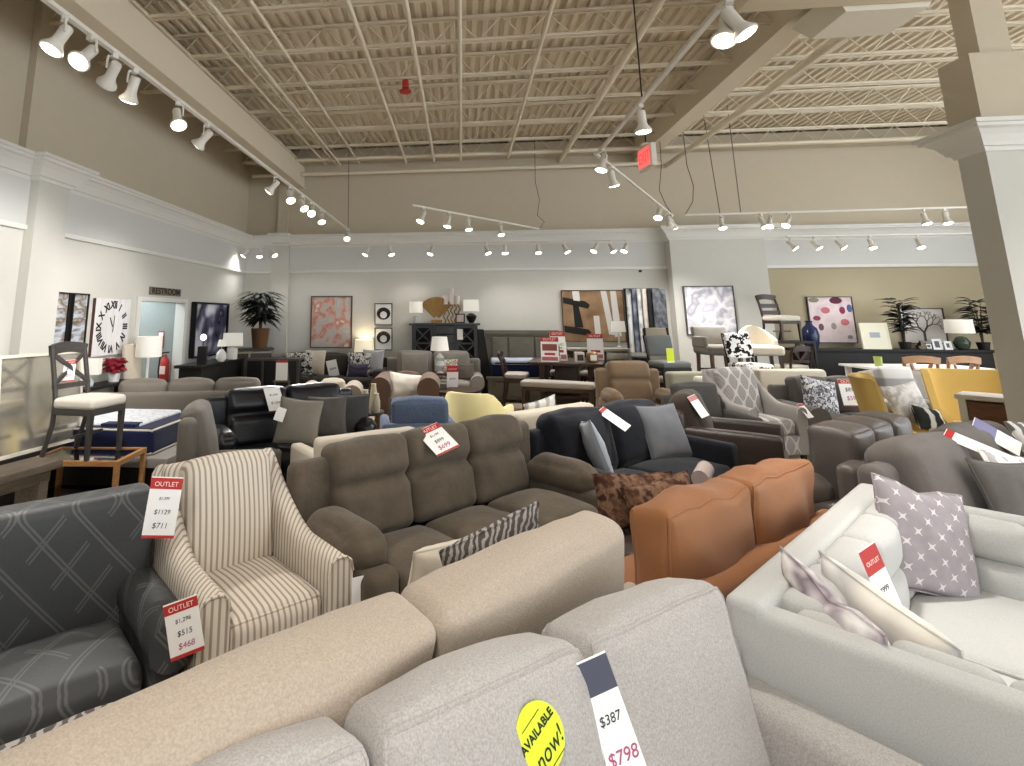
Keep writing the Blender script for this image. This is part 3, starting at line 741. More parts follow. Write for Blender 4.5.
M().box(-.03, .03, -.0042, -.0035, .034, .0352).box(-.03, .03, -.0042, -.0035, -.053, -.0518).build('rule', plain('black_ink', '1b1b18', .6), st)
SLATE = plain('slate', '4a4c5c', .6)
price_tag('tall price card with a slate border between two grey tweed cushions', along(588, 658, 1.33), 14, .092, .27, tilt=8, roll=-17, head='', headm=SLATE, foot=True, lines=(('$387', .3, INK), ('$798', .42, INKP)), hh=.075)

# beige sofa with its back to the viewer
a, b = atz(0, 745, .95), atz(632, 520, .95)
th = 47.5; dv = Vector((math.cos(math.radians(th)), math.sin(math.radians(th)))); nv = Vector((-dv.y, dv.x))
def at_line(p, th, back, along=0):
    """floor point whose local (along, back) is p, for a seat turned by th"""
    a = math.radians(th); return (p[0] - along * math.cos(a) + back * math.sin(a), p[1] - along * math.sin(a) - back * math.cos(a), 0)
gap = atz(404, 612, .95) + Vector((.05, .055, 0))
BL = at_line(gap, th + 180, .31)
seat('sofa', 'beige sofa seen from behind with two big loose back cushions', 'sofa', BL, th + 180, 2.28, .66, .95, F_BEIGE, n=2, AH=.58, aw=.16, ft=.06, bt=.2, fh=.68, lean=9, wr=.007, th=.16, crown=.03)
F_LEAF = pattern('print_leaf', 'wave', ('4f4b48', '9d9791'), 13, (.4, 0, .7))
F_CREAM = fabric('cloth_cream', 'c9bfae', .05, 220, .2)
def pin(u, v, z): p = atz(u, v, z); return (p.x, p.y, p.z)
p = atz(497, 575, .62)
pillow('dark leaf-print pillow on the beige sofa, in front of the plush brown one', (p.x, p.y, .54), th + 160, .48, .36, .13, F_LEAF, 20, 16)
p = atz(468, 575, .62)
pillow('plain cream pillow half hidden behind the dark leaf-print one', (p.x - .13, p.y + .14, .5), th + 170, .36, .22, .14, F_CREAM, 20)
p = atz(45, 725, .75)
pillow('leaf-print pillow lying at the near end of the beige sofa', (p.x - .05, p.y + .02, .48), th + 190, .38, .26, .16, F_LEAF, 12, -6)
# burnt orange sofa
oth = 42.0
oc = atz(742, 487, .9)
OL = at_line(oc, oth + 180, .22)
seat('sofa', 'burnt orange sofa seen from behind with two slumped cushions', 'sofa', OL, oth + 180, 1.74, .7, .9, F_ORANGE, n=2, AH=.58, aw=.14, bt=.19, fh=.66, lean=1, wr=.017, pipe=True)
# pale grey tuxedo sofa with tufted channels
tth = 47.0
c0 = atz(720, 574, .8); c1 = atz(858, 481, .8); ln = (c1 - c0).length
TW, TD = 1.95, .88
tx_dir = Vector((math.cos(math.radians(tth)), math.sin(math.radians(tth))))
TL = at_line((c1.x, c1.y), tth, TD / 2, TW / 2)
t = thing('tuxedo_sofa', 'pale grey tufted sofa whose arms are as high as its back', 'sofa', TL, tth)
four_legs(t, TW, TD, .12, DARKLEG())
Soft((0, 0, .21), (TW - .04, TD - .04, .18), .03, (0, 0, 0), .001).build('base', F_TUX, t)
def tufted(x0, x1, y0, y1, z0, z1, axis, rows, cols, sgn):
    """padded panel cut into soft blocks, as one mesh"""
    mm = M()
    for i in range(cols):
        for j in range(rows):
            za = z0 + (z1 - z0) * j / rows; zb_ = z0 + (z1 - z0) * (j + 1) / rows
            if axis == 'x':
                a = x0 + (x1 - x0) * i / cols; b = x0 + (x1 - x0) * (i + 1) / cols
                Soft(((a + b) / 2, (y0 + y1) / 2, (za + zb_) / 2), (b - a + .006, y1 - y0, zb_ - za + .006), .045, (0, .022, 0), .003, n=5).mesh(mm)
            else:
                a = y0 + (y1 - y0) * i / cols; b = y0 + (y1 - y0) * (i + 1) / cols
                Soft(((x0 + x1) / 2, (a + b) / 2, (za + zb_) / 2), (x1 - x0, b - a + .006, zb_ - za + .006), .045, (.022, 0, 0), .003, n=5).mesh(mm)
    return mm
w_, d_ = TW / 2, TD / 2
bf = Soft((0, d_ - .06, .46), (TW, .12, .68), .03, (0, .0, .0), .001).build('back_frame', F_TUX, t)
tufted(-w_ + .16, w_ - .16, d_ - .24, d_ - .1, .42, .79, 'x', 2, 4, 1).build('back_padding', F_TUX, t, smooth=True)
for s in (-1, 1):
    ar = Soft((s * (w_ - .055), -.0, .45), (.11, TD, .66), .03, (0, 0, 0), .001).build('arm', F_TUX, t)
    tufted(s * (w_ - .16) - .05, s * (w_ - .16) + .05, -d_ + .03, d_ - .16, .42, .77, 'y', 2, 3, s).build('arm_padding', F_TUX, ar, smooth=True)
    Soft((s * .41, -.1, .37), (.8, TD - .24, .17), .05, (0, .01, .03), .003, n=9).build('seat_cushion', F_TUX, t, piping=((2, 1),))
def on(root, th, x, y, z): return local(root, th, (x, y, z))
F_STAR = pattern('print_stars', 'stars', ('857d80', 'c9c2c0', 'a0989b'), 14, (0, .78, 0))
F_FLOR = pattern('print_floral', 'soft', ('e9e6e2', 'b3a8ac', '7d7176', 'dcd6d4'), 7)
F_PALE = pattern('print_pale', 'soft', ('e8e4da', 'd5d0c4', 'b9b6b4', 'efece6'), 3.5)
F_MET = fabric('cloth_silver', 'a8a3a6', .1, 150, .2)
pillow('grey pillow with a star lattice in the far corner of the tufted sofa', on(TL, tth, .5, .13, .46), tth - 38, .44, .47, .16, F_STAR, 14, 14, chop=.025)
pillow('mauve marbled pillow nearest the arm of the tufted sofa', on(TL, tth, -.66, .2, .46), tth + 50, .42, .4, .14, F_FLOR, 12, -10, chop=.04)
pillow('ivory watercolour pillow leaning on the mauve marbled one', on(TL, tth, -.5, .1, .46), tth + 58, .44, .38, .17, F_PALE, 16, -12)
price_tag('red-headed outlet tag standing behind the ivory pillow', on(TL, tth, -.36, .17, .87), tth - 20, .1, .3, tilt=8, roll=-14, lines=(('$999', .24, INK), ('$799', .28, INKP)), hh=.085)

# grey fabric reclining sofa behind the tufted one, and its cushions
gth = 36
p = atz(988, 425, .98)
GL = at_line((p.x, p.y), gth + 0, .25, .42)
t = seat('sofa', 'plump grey recliner sofa behind the tufted sofa, heaped with pillows', 'sofa', GL, gth, 2.0, .92, .98, fabric('cloth_mole', '645d58', .08, 160, .35), n=2, AH=.66, aw=.2, bt=.26, back='pillow', fh=.86, lean=16, arm='pad', wr=.008)
tag_at('sheet with a violet panel draped over the plump grey recliner sofa', 972, 424, 26, 36, roll=-20, head='', headm=plain('violet', '6f6a94', .5), foot=False, lettering=False, hh=.12)
tag_at('long white card down the middle of the plump grey recliner sofa', 944, 434, 14, 50, roll=-28, head='', foot=False, lettering=False, hh=.04)
F_WHT = pattern('print_brush', 'wave', ('f0eeea', 'b8b5b2'), 5, (0, 0, .4))
pillow('small grey ribbed pillow on the plump grey recliner sofa', on(GL, gth, -.32, -.06, .5), gth - 20, .42, .4, .14, F_GREY, 22, 6)
pillow('white brush-stroke pillow next to the small grey ribbed one', on(GL, gth, -.12, -.12, .5), gth - 30, .46, .44, .13, F_WHT, 30, 8)
pillow('plain oatmeal pillow on the plump grey recliner sofa', on(GL, gth, .32, -.2, .5), gth - 8, .5, .46, .16, fabric('cloth_oat', 'ada592', .06, 220, .2), 24, 4)
pillow('second oatmeal pillow, lying lower, by the column', on(GL, gth, .1, -.33, .47), gth - 8, .5, .42, .16, fabric('cloth_oat', 'ada592', .06, 220, .2), 40, 0)
pillow('grey and white figured pillow at the far arm of the recliner sofa', on(GL, gth, .72, -.02, .62), gth - 30, .44, .4, .14, pattern('print_grey_white', 'wave', ('706b68', 'dedad4'), 4), 22)
# grey leather sofa seen from behind, slightly turned
lth = 40
la, lb = atz(822, 438, .9), atz(915, 418, .9)
LL = at_line(((la.x + lb.x) / 2, (la.y + lb.y) / 2), lth + 180, .25)
seat('loveseat', 'grey leather loveseat with boxed cushions seen from behind', 'sofa', LL, lth + 180, 1.55, .76, .92, L_GREY, n=3, AH=.62, aw=.2, bt=.28, fh=.76, lean=2, wr=.005, arm='pad', pipe=True)

# plush brown three-seat recliner
rth = 46
ra, rb = atz(303, 445, .97), atz(520, 409, .97)
RL = at_line(((ra.x + rb.x) / 2, (ra.y + rb.y) / 2), rth, .34)
t = seat('recliner_sofa', 'brown plush reclining sofa with three seats and padded arms', 'sofa', RL, rth, 2.12, .84, .98, F_BROWN, n=3, SH=.47, AH=.65, aw=.22, bt=.2, back='recl', arm='pad', fh=.88, lean=13, wr=.008, legh=.04, th=.2, crown=.05)
for i in range(3):
    Soft((-.56 + .56 * i, -.4, .22), (.53, .1, .3), .045, (0, .02, 0), .006).build('footrest', F_BROWN, t)
tag_at('red-headed outlet tag draped over the brown plush reclining sofa', 426, 428, 27, 36, roll=-14, lines=(('$1,199', .14, INK), ('$899', .2, INK), ('$699', .26, INKP)), hh=.05)
# black velvety loveseat
bth = 42
ba, bb = atz(530, 416, .9), atz(660, 398, .93)
BK = at_line(((ba.x + bb.x) / 2, (ba.y + bb.y) / 2), bth, .3)
seat('loveseat', 'black velvety loveseat with two pale pillows', 'sofa', BK, bth, 1.8, .84, .92, F_NAVY, n=2, AH=.62, aw=.13, bt=.22, back='pillow', fh=.8, lean=12, wr=.008, ma=F_NAVY)
F_ICE = fabric('cloth_ice', 'a3a9b0', .06, 220, .2)
F_PEWT = fabric('cloth_pewter', '6d6e71', .08, 160, .25)
pillow('pale ice-grey pillow seen edge-on on the black loveseat', on(BK, bth, -.48, -.06, .47), bth + 48, .46, .44, .13, F_ICE, 18, 10)
pillow('pewter grey pillow in the far corner of the black loveseat', on(BK, bth, .55, -.02, .47), bth - 14, .48, .46, .15, F_PEWT, 22)
tag_at('narrow white tag with a red end on the back of the black loveseat', 600, 410, 11, 30, roll=-24, head='', foot=False, lettering=False, hh=.035)
# striped armchair
STR = pattern('stripe_front', 'stripes', ('d2c8b8', '9d9083'), 36)
STR_S = pattern('stripe_side', 'stripes', ('d2c8b8', '9d9083'), 46, (0, 0, PI / 4))
def club(name, label, loc, rot, W, D, BH, m, ma, SH=.46, AH0=.6, curved=True, group=None, ears=0, wr=.002, legm=None, n=10):
    """tall club chair: padded back, seat and arms that sweep up to the back"""
    t = thing(name, label, 'armchair', loc, rot, group); four_legs(t, W, D, .1, legm or DARKLEG())
    aw = .13
    Soft((0, 0, .2), (W - .06, D - .05, .22), .03, (0, .01, 0), .001).build('base', m, t)
    Soft((0, -.07, SH - .07), (W - 2 * aw - .01, D - .22, .17), .045, (0, .015, .025), wr, n=9).build('seat_cushion', m, t, piping=((2, 1), (2, -1)))
    T = rotx(-9, (0, D / 2 - .16, SH))
    Soft((0, D / 2 - .12, (SH - .05 + BH) / 2), (W - 2 * aw + .02, .17, BH - SH + .05), .06, (0, .04, .02), wr, T, n=9).build('backrest', m, t)
    Soft((0, D / 2 - .05, (.1 + BH - .03) / 2), (W - .1, .09, BH - .13), .04, (0, .01, .01), wr, rotx(-7, (0, D / 2, .3))).build('back_shell', ma, t)
    for s in (-1, 1):
        mm = M(); K = 16; ring = []
        for i in range(K + 1):
            k = i / K; y = -D / 2 + .02 + (D - .04) * k
            z = AH0 + .005 + (.03 * k if k < .45 else .0135 + (BH - .05 - AH0) * ((k - .45) / .55) ** 1.7)
            yy = y + (.1 * max(0, (k - .45) / .55) ** 1.5); xo = s * (W / 2 - .0); xi = s * (W / 2 - aw)
            xc = (xo + xi) / 2; hw = aw / 2; sec = []
            lean = .11 * max(0, (k - .5) * 2) ** 1.5
            for (a, b) in ((-1, 0), (-1, .86), (-.86, .955), (-.45, .995), (0, 1), (.45, .995), (.86, .955), (1, .86), (1, 0)):
                zz = .1 + (z - .1) * b if b else .1
                sec.append((xc + hw * a * (1 - .12 * k), yy - lean * (1 - b) * .9, zz))
            ring.append(sec)
        L = len(ring[0]); mm.v = [p for sec in ring for p in sec]
        mm.f = [(i * L + j, i * L + j + 1, (i + 1) * L + j + 1, (i + 1) * L + j) for i in range(K) for j in range(L - 1)] + [(i * L + L - 1, i * L, (i + 1) * L, (i + 1) * L + L - 1) for i in range(K)]
        mm.f += [tuple(range(L)), tuple(K * L + j for j in reversed(range(L)))]
        a = mm.build('arm', ma, t, smooth=True)
        M().tube([ring[0][j] for j in range(1, L - 1)], .006, 6).build('piping', m, a, smooth=True)
    return t
SL = (-1.04, 2.76, 0)
club('striped_armchair', 'cream and taupe striped armchair with sweeping arms', SL, 45, .72, .76, .97, STR, STR_S)
tag_at('red-headed outlet tag hanging at the shoulder of the striped armchair', 168, 477, 30, 56, d=2.45, rot=22, tilt=0, roll=6, lines=(('$1,399', .12, INK), ('$1129', .2, INK), ('$711', .24, INK)))
price_tag('small blank tag hanging from the front arm of the striped armchair', on(SL, 45, .36, -.4, .52), 36, .06, .16, tilt=1, head=None, foot=False, lettering=False)
# charcoal quilted armchair
LAT = lattice_fabric()
qth = 45
qa, qb = atz(5, 495, .93), atz(140, 491, .93)
QL = (-1.66, 2.2, 0)
t = seat('quilted_armchair', 'charcoal armchair with a quilted criss-cross pattern and rolled arms', 'armchair', QL, qth, .92, .74, .9, LAT, n=1, SH=.44, AH=.56, aw=.15, bt=.12, arm='roll', back='tight', fh=.89, lean=9, wr=.004)
tag_at('red-headed outlet tag clipped to the arm of the quilted armchair', 180, 600, 32, 52, d=2.02, rot=25, tilt=0, roll=-12, lines=(('$1,296', .17, INK), ('$515', .22, INK), ('$468', .24, INKP)))
# brown leather bench with tapestry pillows between the orange and black sofas
F_TAP = pattern('print_tapestry', 'soft', ('2e1e17', '4a2f22', '7d614c', '3a261d'), 14)
c = atz(648, 486, .7); WL = (c.x, c.y, 0)
t = thing('leather_ottoman', 'dark brown leather ottoman between the brown plush and orange sofas', 'ottoman', (WL[0], WL[1], 0), 42)
Soft((0, 0, .26), (.8, .28, .34), .06, (0, .0, .02), .006).build('cushion', L_BROWN, t); four_legs(t, .8, .3, .11, DARKLEG())
pillow('brown tapestry pillow at the back on the leather ottoman', local(WL, 42, (.0, .07, .44)), 20, .56, .31, .13, F_TAP, 10, 2)
pillow('brown tapestry pillow at the front on the leather ottoman', local(WL, 42, (.1, -.06, .44)), 26, .52, .29, .13, F_TAP, 12, -6)
# dark brown leather armchair behind the black loveseat
wa, wb = atz(668, 394, .95), atz(708, 398, .95)
EL = (2.54, 5.96, 0)
seat('leather_armchair', 'dark brown leather armchair behind the black loveseat', 'armchair', EL, 62, .86, .9, .95, L_BROWN, n=1, AH=.66, aw=.16, bt=.24, back='pillow', fh=.8, lean=14, arm='block', mb=fabric('plush_umber', '443b33', .1, 60, .3))
tag_at('tag with red print draped on the brown leather armchair', 690, 397, 11, 22, rot=30, tilt=30, roll=-12, off=.02, head='', headm=plain('tag_rose', 'b77a74', .6), foot=False, lettering=False, hh=.05)
bo = thing('bolster', 'pinkish white bolster end beside the brown leather bag', 'bolster', atz(704, 489, .44), 62)
M().tube([(-.15, 0, .1), (.18, 0, .1)], .06, 18).build('cover', fabric('cloth_blush', 'b9a8a2', .05, 200, .2), bo, smooth=True)
# ------------------------------------------------------------------ left side of the showroom
BLACKW = wood('black_wood', '0e0d0b', '191613', .6); GREYW = wood('grey_wood', '3b3936', '4b4845', .5); WALN = wood('walnut', '2a1b13', '402a1d'); PINE = wood('pine', '9c6c3e', 'b98a57', .5)
CHW = wood('chair_charcoal', '34312e', '44403c', .5); WEATH = wood('weathered_wood', '5a5147', '766b5e', .8)
F_SEAT = fabric('cloth_seat', 'd6cfc2', .04, 240, .15)
SHADE = glow('shade_white', 'ece8de', .22); SHADE_W = glow('shade_warm', 'efe2c4', .55); CERW = plain('white_ceramic', 'e4e2de', .25); GLASS = plain('clear_resin', 'c3c8c6', .1); BLKM = plain('black_lacquer', '0e0e10', .3)  # white shades hold no bulb; a faint glow is put into their colour
def blk(name, mat, x0, x1, y0, y1, z0, z1, parent, bev=.006): return M().box(x0, x1, y0, y1, z0, z1).build(name, mat, parent, bevel=bev)
# table of orange wood and mirror glass with a dining chair shown on it
TZ = .45; TB = (-3.45, 4.97, 0)
t = thing('display_table', 'low orange-wood framed table with a mirrored top, under the cross-back chair', 'table', TB, 6)
tw, td = .42, .27
top = M().box(-tw, tw, -td, -td + .04, TZ - .04, TZ).box(-tw, tw, td - .04, td, TZ - .04, TZ).box(-tw, -tw + .04, -td + .04, td - .04, TZ - .04, TZ).box(tw - .04, tw, -td + .04, td - .04, TZ - .04, TZ)
top.build('top_frame', PINE, t)
blk('glass_top', plain('mirror_glass', 'a8a6a0', .06, 1), -tw + .04, tw - .04, -td + .04, td - .04, TZ - .02, TZ - .008, t, 0)
blk('lower_shelf', plain('mirror_glass', 'a8a6a0', .06, 1), -tw + .04, tw - .04, -td + .04, td - .04, .1, .115, t, 0)
for sx in (-1, 1):
    for sy in (-1, 1): M().box(sx * tw - sx * .04, sx * tw, sy * td - sy * .04, sy * td, 0, TZ - .04).build('leg', PINE, t)
side_chair('cross_back_chair', 'dark grey cross-back dining chair with a pale seat, standing on the mirrored table', (-3.47, 4.95, TZ), 82, F_SEAT, CHW, W=.42, D=.44, SH=.47, BH=.98, style='cross')
price_tag('red-headed outlet tag on the cross-back of the dark grey dining chair', local((-3.47, 4.95, TZ), 82, (-.03, .24, .84)), 62, .11, .2, tilt=-4, lines=(('$199', .24, INK), ('$99', .28, INKP)))
framed('leaning_mirror', 'large cream-framed mirror leaning behind the cross-back chair', 'mirror', (-4.02, 5.05, TZ), 82, .95, .9, plain('dull_mirror', 'cbc6b8', .12, .75), F_SEAT, .03, .04, tilt=6)
t = thing('mirror_plinth', 'plain dark plinth under the leaning cream-framed mirror', 'plinth', (-4.1, 4.95, 0), 82); blk('body', BLACKW, -.42, .36, -.12, .12, 0, TZ, t)
t = thing('wood_bench', 'weathered wooden plank bench behind the quilted armchair', 'bench', (-3.62, 3.75, 0), 78)
blk('top', WEATH, -.75, .75, -.16, .16, .47, .53, t); blk('rail', WEATH, -.68, .68, -.12, .12, .38, .46, t)
for s in (-1, 1): blk('leg', WEATH, s * .62 - .04, s * .62 + .04, -.13, .13, 0, .4, t)
t = thing('mattress', 'white topped mattress with navy sides and white piping', 'mattress', (-3.6, 5.92, 0), 0)
NAVY = fabric('cloth_navy', '1a2040', .12, 200, .2); MW = pattern('mattress_quilt', 'cells', ('dcdfe4', 'c9cdd4'), 9)
a = Soft((0, 0, .46), (1.02, 1.0, .25), .05, (0, 0, 0), .003).build('body', NAVY, t, piping=((2, 1), (2, -1)), pr=.012, pm=F_SEAT)
Soft((-.1, .06, .59), (.78, .86, .05), .024, (0, 0, .01), .002).build('pillow_top', MW, t); blk('label_band', NAVY, -.1, .28, -.44, -.3, .575, .618, t)
t = thing('bed_platform', 'pale grey platform under the navy mattress', 'platform', (-3.5, 5.95, 0), 0)
blk('deck', plain('laminate_grey', '8d8b87', .5), -.62, .62, -.6, .56, .24, .33, t, .01); blk('plinth', BLACKW, -.56, .56, -.5, .5, 0, .24, t)
# sectional with its back to us, by the doorway
ft = 195.6
FL = at_line((-3.72, 6.86), ft, -.42 + .84)
FL = (-3.6, 7.28, 0)
t = seat('sectional_sofa', 'taupe sectional seen from behind in front of the restroom doorway', 'sofa', FL, ft, 2.1, .8, .86, fabric('cloth_mushroom', '7d766c', .08, 200, .25), n=3, AH=.62, aw=.16, bt=.18, back='pillow', fh=.75, lean=1)
lq = aty(149, 346.5, 8.0)
lamp('tall lamp with a white drum shade in front of the restroom doorway', (lq.x, 8.0, 0), 0, lq.z - .2, .38, .3, CERW, [(.14, 0), (.14, .02), (.025, .04), (.02, .3), (.022, 1.2)], SHADE, name='floor_lamp', taper=.96)
t = thing('console_table', 'dark console table along the left wall under the clock', 'table', (-4.88, 7.0, 0), 90)
blk('top', BLACKW, -.75, .75, -.17, .17, .76, .8, t); blk('shelf', BLACKW, -.7, .7, -.14, .14, .2, .24, t)
for sx in (-1, 1):
    for sy in (-1, 1): M().leg(sx * .7, sy * .12, 0, .78, .04, .05).build('leg', BLACKW, t)
lamp('white-shaded table lamp on the console under the clock', (-4.86, 6.86, .8), 20, .1, .26, .2, GLASS, [(.06, 0), (.07, .04), (.05, .09), (.02, .1)], SHADE, kind='square', taper=1)
GRN = plain('leaf_green', '2f3d2a', .6, var=.3); RDL = plain('leaf_red', '8e2230', .6, var=.25); DGRN = plain('leaf_dark', '1d241b', .6, var=.3)
plant('green palm on the console beside the cross-back chair', (-4.84, 6.45, .8), .42, .16, 20, GRN, plain('clay_grey', '6c6a66', .7), (.1, .16), droop=.7, ll=.2, sd=3)
plant('red leafed potted plant on the console beside the doorway', (-4.86, 7.4, .8), .3, .3, 150, RDL, CERW, (.09, .12), droop=.5, ll=.13, lw=.09, sd=5, upright=1)
t = thing('headboard', 'beige upholstered panel leaning by the doorway', 'headboard', (-4.8, 7.86, 0), 80, tilt=-6); Soft((0, 0, .65), (.36, .07, 1.3), .03, (0, .02, .0), .002).build('panel', F_CREAM, t)
# clock
ct = thing('wall_clock', 'square whitewashed wall clock with black roman numerals', 'clock', (XL + .005, 7.56, 1.15), 90)
CW = pattern('whitewash', 'soft', ('d9d6d4', 'e7e4e4', 'c9c4c6'), 3, (0, 0, 0), .8, (1, 1, .2))
cw = M()
for i in range(6): cw.box(-.415 + i * .1384, -.415 + (i + 1) * .1384 - .003, -.035, 0, 0, .8)
cw.build('dial', CW, ct); blk('edge', plain('clock_edge', '5a3b34', .8), -.425, -.416, -.04, 0, 0, .8, ct, 0)
K_INK = plain('clock_black', '141414', .7)
for i, s in enumerate(('XII', 'I', 'II', 'III', 'IV', 'V', 'VI', 'VII', 'VIII', 'IX', 'X', 'XI')):
    a = -i * PI / 6 + PI / 2; words_mesh(s, .145, K_INK, ct, (math.cos(a) * .3, -.037, .4 + math.sin(a) * .31), name='numeral', rot=(90, math.degrees(-(a - PI / 2)), 0), sx=.85, bold=.007)
M().bar((0, -.04, .4), (-.07, -.04, .53), .018, .004, (0, 1, 0)).build('hand', K_INK, ct); M().bar((.01, -.042, .32), (.03, -.042, .56), .01, .004, (0, 1, 0)).build('hand', K_INK, ct)
t = thing('restroom_sign', 'dark wooden restroom sign above the doorway', 'sign', (XL + .005, 9.0, 2.05), 90)
blk('board', plain('sign_wood', '7d7463', .8), -.5, .5, -.025, 0, 0, .13, t, 0); words_mesh('RESTROOM', .135, K_INK, t, (0, -.0265, .064), sx=1.3, bold=.004)
LAND = pattern('landscape', 'soft', ('4b4a4e', 'c3cbd6', '6f5d46', 'e4e8ee'), 3.2, (0, 0, 0), .3, (1, 1, 2.2))
framed('landscape_picture', 'landscape picture on the left wall nearest the wall end', 'picture', (XL + .01, 6.47, 1.32), 90, .26, .68, LAND, BLKM, .012, .06)
framed('landscape_picture', 'landscape picture on the left wall nearer the clock', 'picture', (XL + .01, 6.82, 1.32), 90, .3, .68, LAND, BLKM, .012, .06)
STORM = pattern('storm_abstract', 'soft', ('f0eff4', 'c9c8d8', '56546c', '1e1c2a', 'dcdbe4'), 1.5)
framed('abstract_painting', 'large violet and white storm painting with a black frame on the left wall', 'painting', (XL + .01, 10.72, .92), 90, 1.5, 1.05, STORM, BLKM, .035, .1)
ex = thing('fire_extinguisher', 'red fire extinguisher hanging in the hallway', 'extinguisher', aty(163.5, 383, DY1 - .1), 0)
M().lathe([(0, 0), (.075, .01), (.08, .05), (.08, .36), (.06, .42), (.03, .45), (.03, .5), (0, .5)], 18).build('cylinder', RED(), ex, smooth=True)
M().bar((-.1, 0, .52), (.07, 0, .54), .025).tube([(0, 0, .49), (-.1, 0, .45), (-.12, 0, .2), (-.1, 0, .08)], .014, 8).build('valve', BLKM, ex); blk('label', plain('tag_white', 'f2d9cf', .6), -.05, .05, -.083, -.07, .16, .3, ex, 0)
t = thing('safety_notice', 'red bordered notice beside the fire extinguisher', 'notice', (atx(168, 347, XL - .45).x, DY1 + .035, atx(168, 347, XL - .45).z), 0); blk('panel', RED(), -.06, .06, -.01, 0, 0, .3, t, 0); blk('sheet', plain('tag_card', 'f0eeea', .6), -.045, .045, -.013, -.01, .02, .28, t, 0)
# console, lamps and palm in the back left corner
t = thing('console_table', 'black console table under the storm painting', 'table', (-4.55, 9.85, 0), 90)
blk('top', BLACKW, -.95, .95, -.24, .24, .84, .89, t); blk('body', BLACKW, -.85, .85, -.2, .2, .3, .84, t)
for sx in (-1, 1):
    for sy in (-1, 1): blk('leg', BLACKW, sx * .82 - .03, sx * .82 + .03, sy * .18 - .02, sy * .18 + .02, 0, .3, t)
t = thing('table_lamp', 'shadeless lamp on a square black column on the black console', 'lamp', (-4.42, 9.15, .89), 10)
blk('base', BLACKW, -.07, .07, -.07, .07, 0, .3, t); M().tube([(0, 0, .3), (0, 0, .4)], .008).build('stem', BLKM, t); M().lathe([(0, .39), (.045, .42), (.055, .46), (.03, .5), (0, .51)], 16).build('lamp_bulb', glow('frost_bulb', 'fff6ea', 3), t, smooth=True)
lamp('white table lamp with a square shade nearest the corner on the black console', (-4.4, 10.35, .89), 25, .2, .38, .24, CERW, [(.1, 0), (.1, .2), (.03, .22)], SHADE, kind='square', taper=.94, lit=0)
lamp('white table lamp with a round white base next to the shadeless lamp', (-4.35, 9.75, .89), 0, .22, .16, .12, CERW, [(.05, 0), (.1, .06), (.09, .15), (.03, .22)], SHADE, taper=.7)
t = thing('corner_cabinet', 'dark open cabinet with a pale frame in the back left corner', 'cabinet', (-4.55, 11.75, 0), 25)
blk('top', WALN, -.45, .45, -.25, .25, .98, 1.02, t); fr = M()
for x in (-.43, -.08, .4): fr.box(x, x + .04, -.24, -.2, 0, .98)
fr.box(-.43, .44, -.24, -.2, .92, .96).build('frame', wood('pale_wood', '94866f', 'a89a83'), t); blk('body', WALN, -.42, .42, -.2, .22, .05, .95, t)
plant('dark bushy palm in a brown pot in the back left corner', (-4.38, 11.75, 1.02), 1.2, .6, 170, DGRN, plain('pot_brown', '6b4a28', .7), (.2, .42), droop=.55, ll=.44, lw=.1, sd=8, upright=1.3)
t = thing('media_cabinet', 'black media cabinet with grey edges before the back left corner', 'cabinet', (-3.72, 10.85, 0), 5)
blk('body', BLACKW, -.5, .5, -.2, .2, .05, .84, t); fr = M().box(-.54, .54, -.24, .24, .84, .88).box(-.54, -.49, -.24, -.2, 0, .84).box(.49, .54, -.24, -.2, 0, .84).box(-.2, -.16, -.23, -.2, .05, .84); fr.build('frame', GREYW, t)
t = thing('easel', 'small easel with a red-topped price card beside the dark back sofa', 'easel', (-3.38, 10.3, 0), 8)
for s in (-1, 1): M().bar((s * .2, 0, 0), (s * .06, .05, .92), .025).build('leg', WEATH, t)
M().bar((-.16, -.01, .5), (.16, -.01, .5), .03).build('ledge', WEATH, t); blk('card', plain('tag_card', 'f0eeea', .6), -.11, .11, -.035, -.03, .52, .84, t, 0); blk('header', RED(), -.11, .11, -.036, -.03, .84, .88, t, 0)
# lounge chair and black recliner
seat('lounge_chair', 'taupe armchair seen from the side, behind the striped armchair', 'armchair', (-1.86, 4.5, 0), 106, .7, .76, 1.0, F_TAUPE, n=1, AH=.56, aw=.09, bt=.16, back='box', fh=.94, lean=12, legh=.12)
kth = 36; mp = atz(285, 383, 1.0); KL = at_line((mp.x, mp.y), kth, .3)
seat('recliner_loveseat', 'black leather reclining loveseat with three grey pillows', 'sofa', KL, kth, 1.62, .86, 1.0, L_BLACK, n=2, AH=.64, aw=.2, bt=.24, back='recl', arm='pad', fh=.9, lean=12, wr=.006)
tag_at('long white price sheet draped over the black leather loveseat', 271, 389, 17, 26, off=.015,  head='', foot=False, lines=(('$1,599', .18, INK), ('$1299', .22, INK)), hh=.02, headm=WHITE())
pillow('stone grey pillow with a tag in front on the black leather loveseat', on(KL, kth, -.08, -.3, .5), kth - 30, .42, .42, .15, fabric('cloth_stone', '8b857a', .06, 180, .2), 14, 6)
price_tag('small white swing tag on the stone grey pillow', on(KL, kth, -.24, -.38, .86), kth - 10, .09, .12, tilt=10, roll=20, head=None, foot=False, lettering=False)
pillow('charcoal pillow behind the stone grey one on the black loveseat', on(KL, kth, .3, -.14, .5), kth - 22, .42, .4, .15, F_GREY, 14, 0)
pillow('charcoal pillow nearest the right arm of the black loveseat', on(KL, kth, .56, -.12, .5), kth - 30, .42, .4, .15, fabric('cloth_char', '474748', .08, 180, .2), 14, 0)
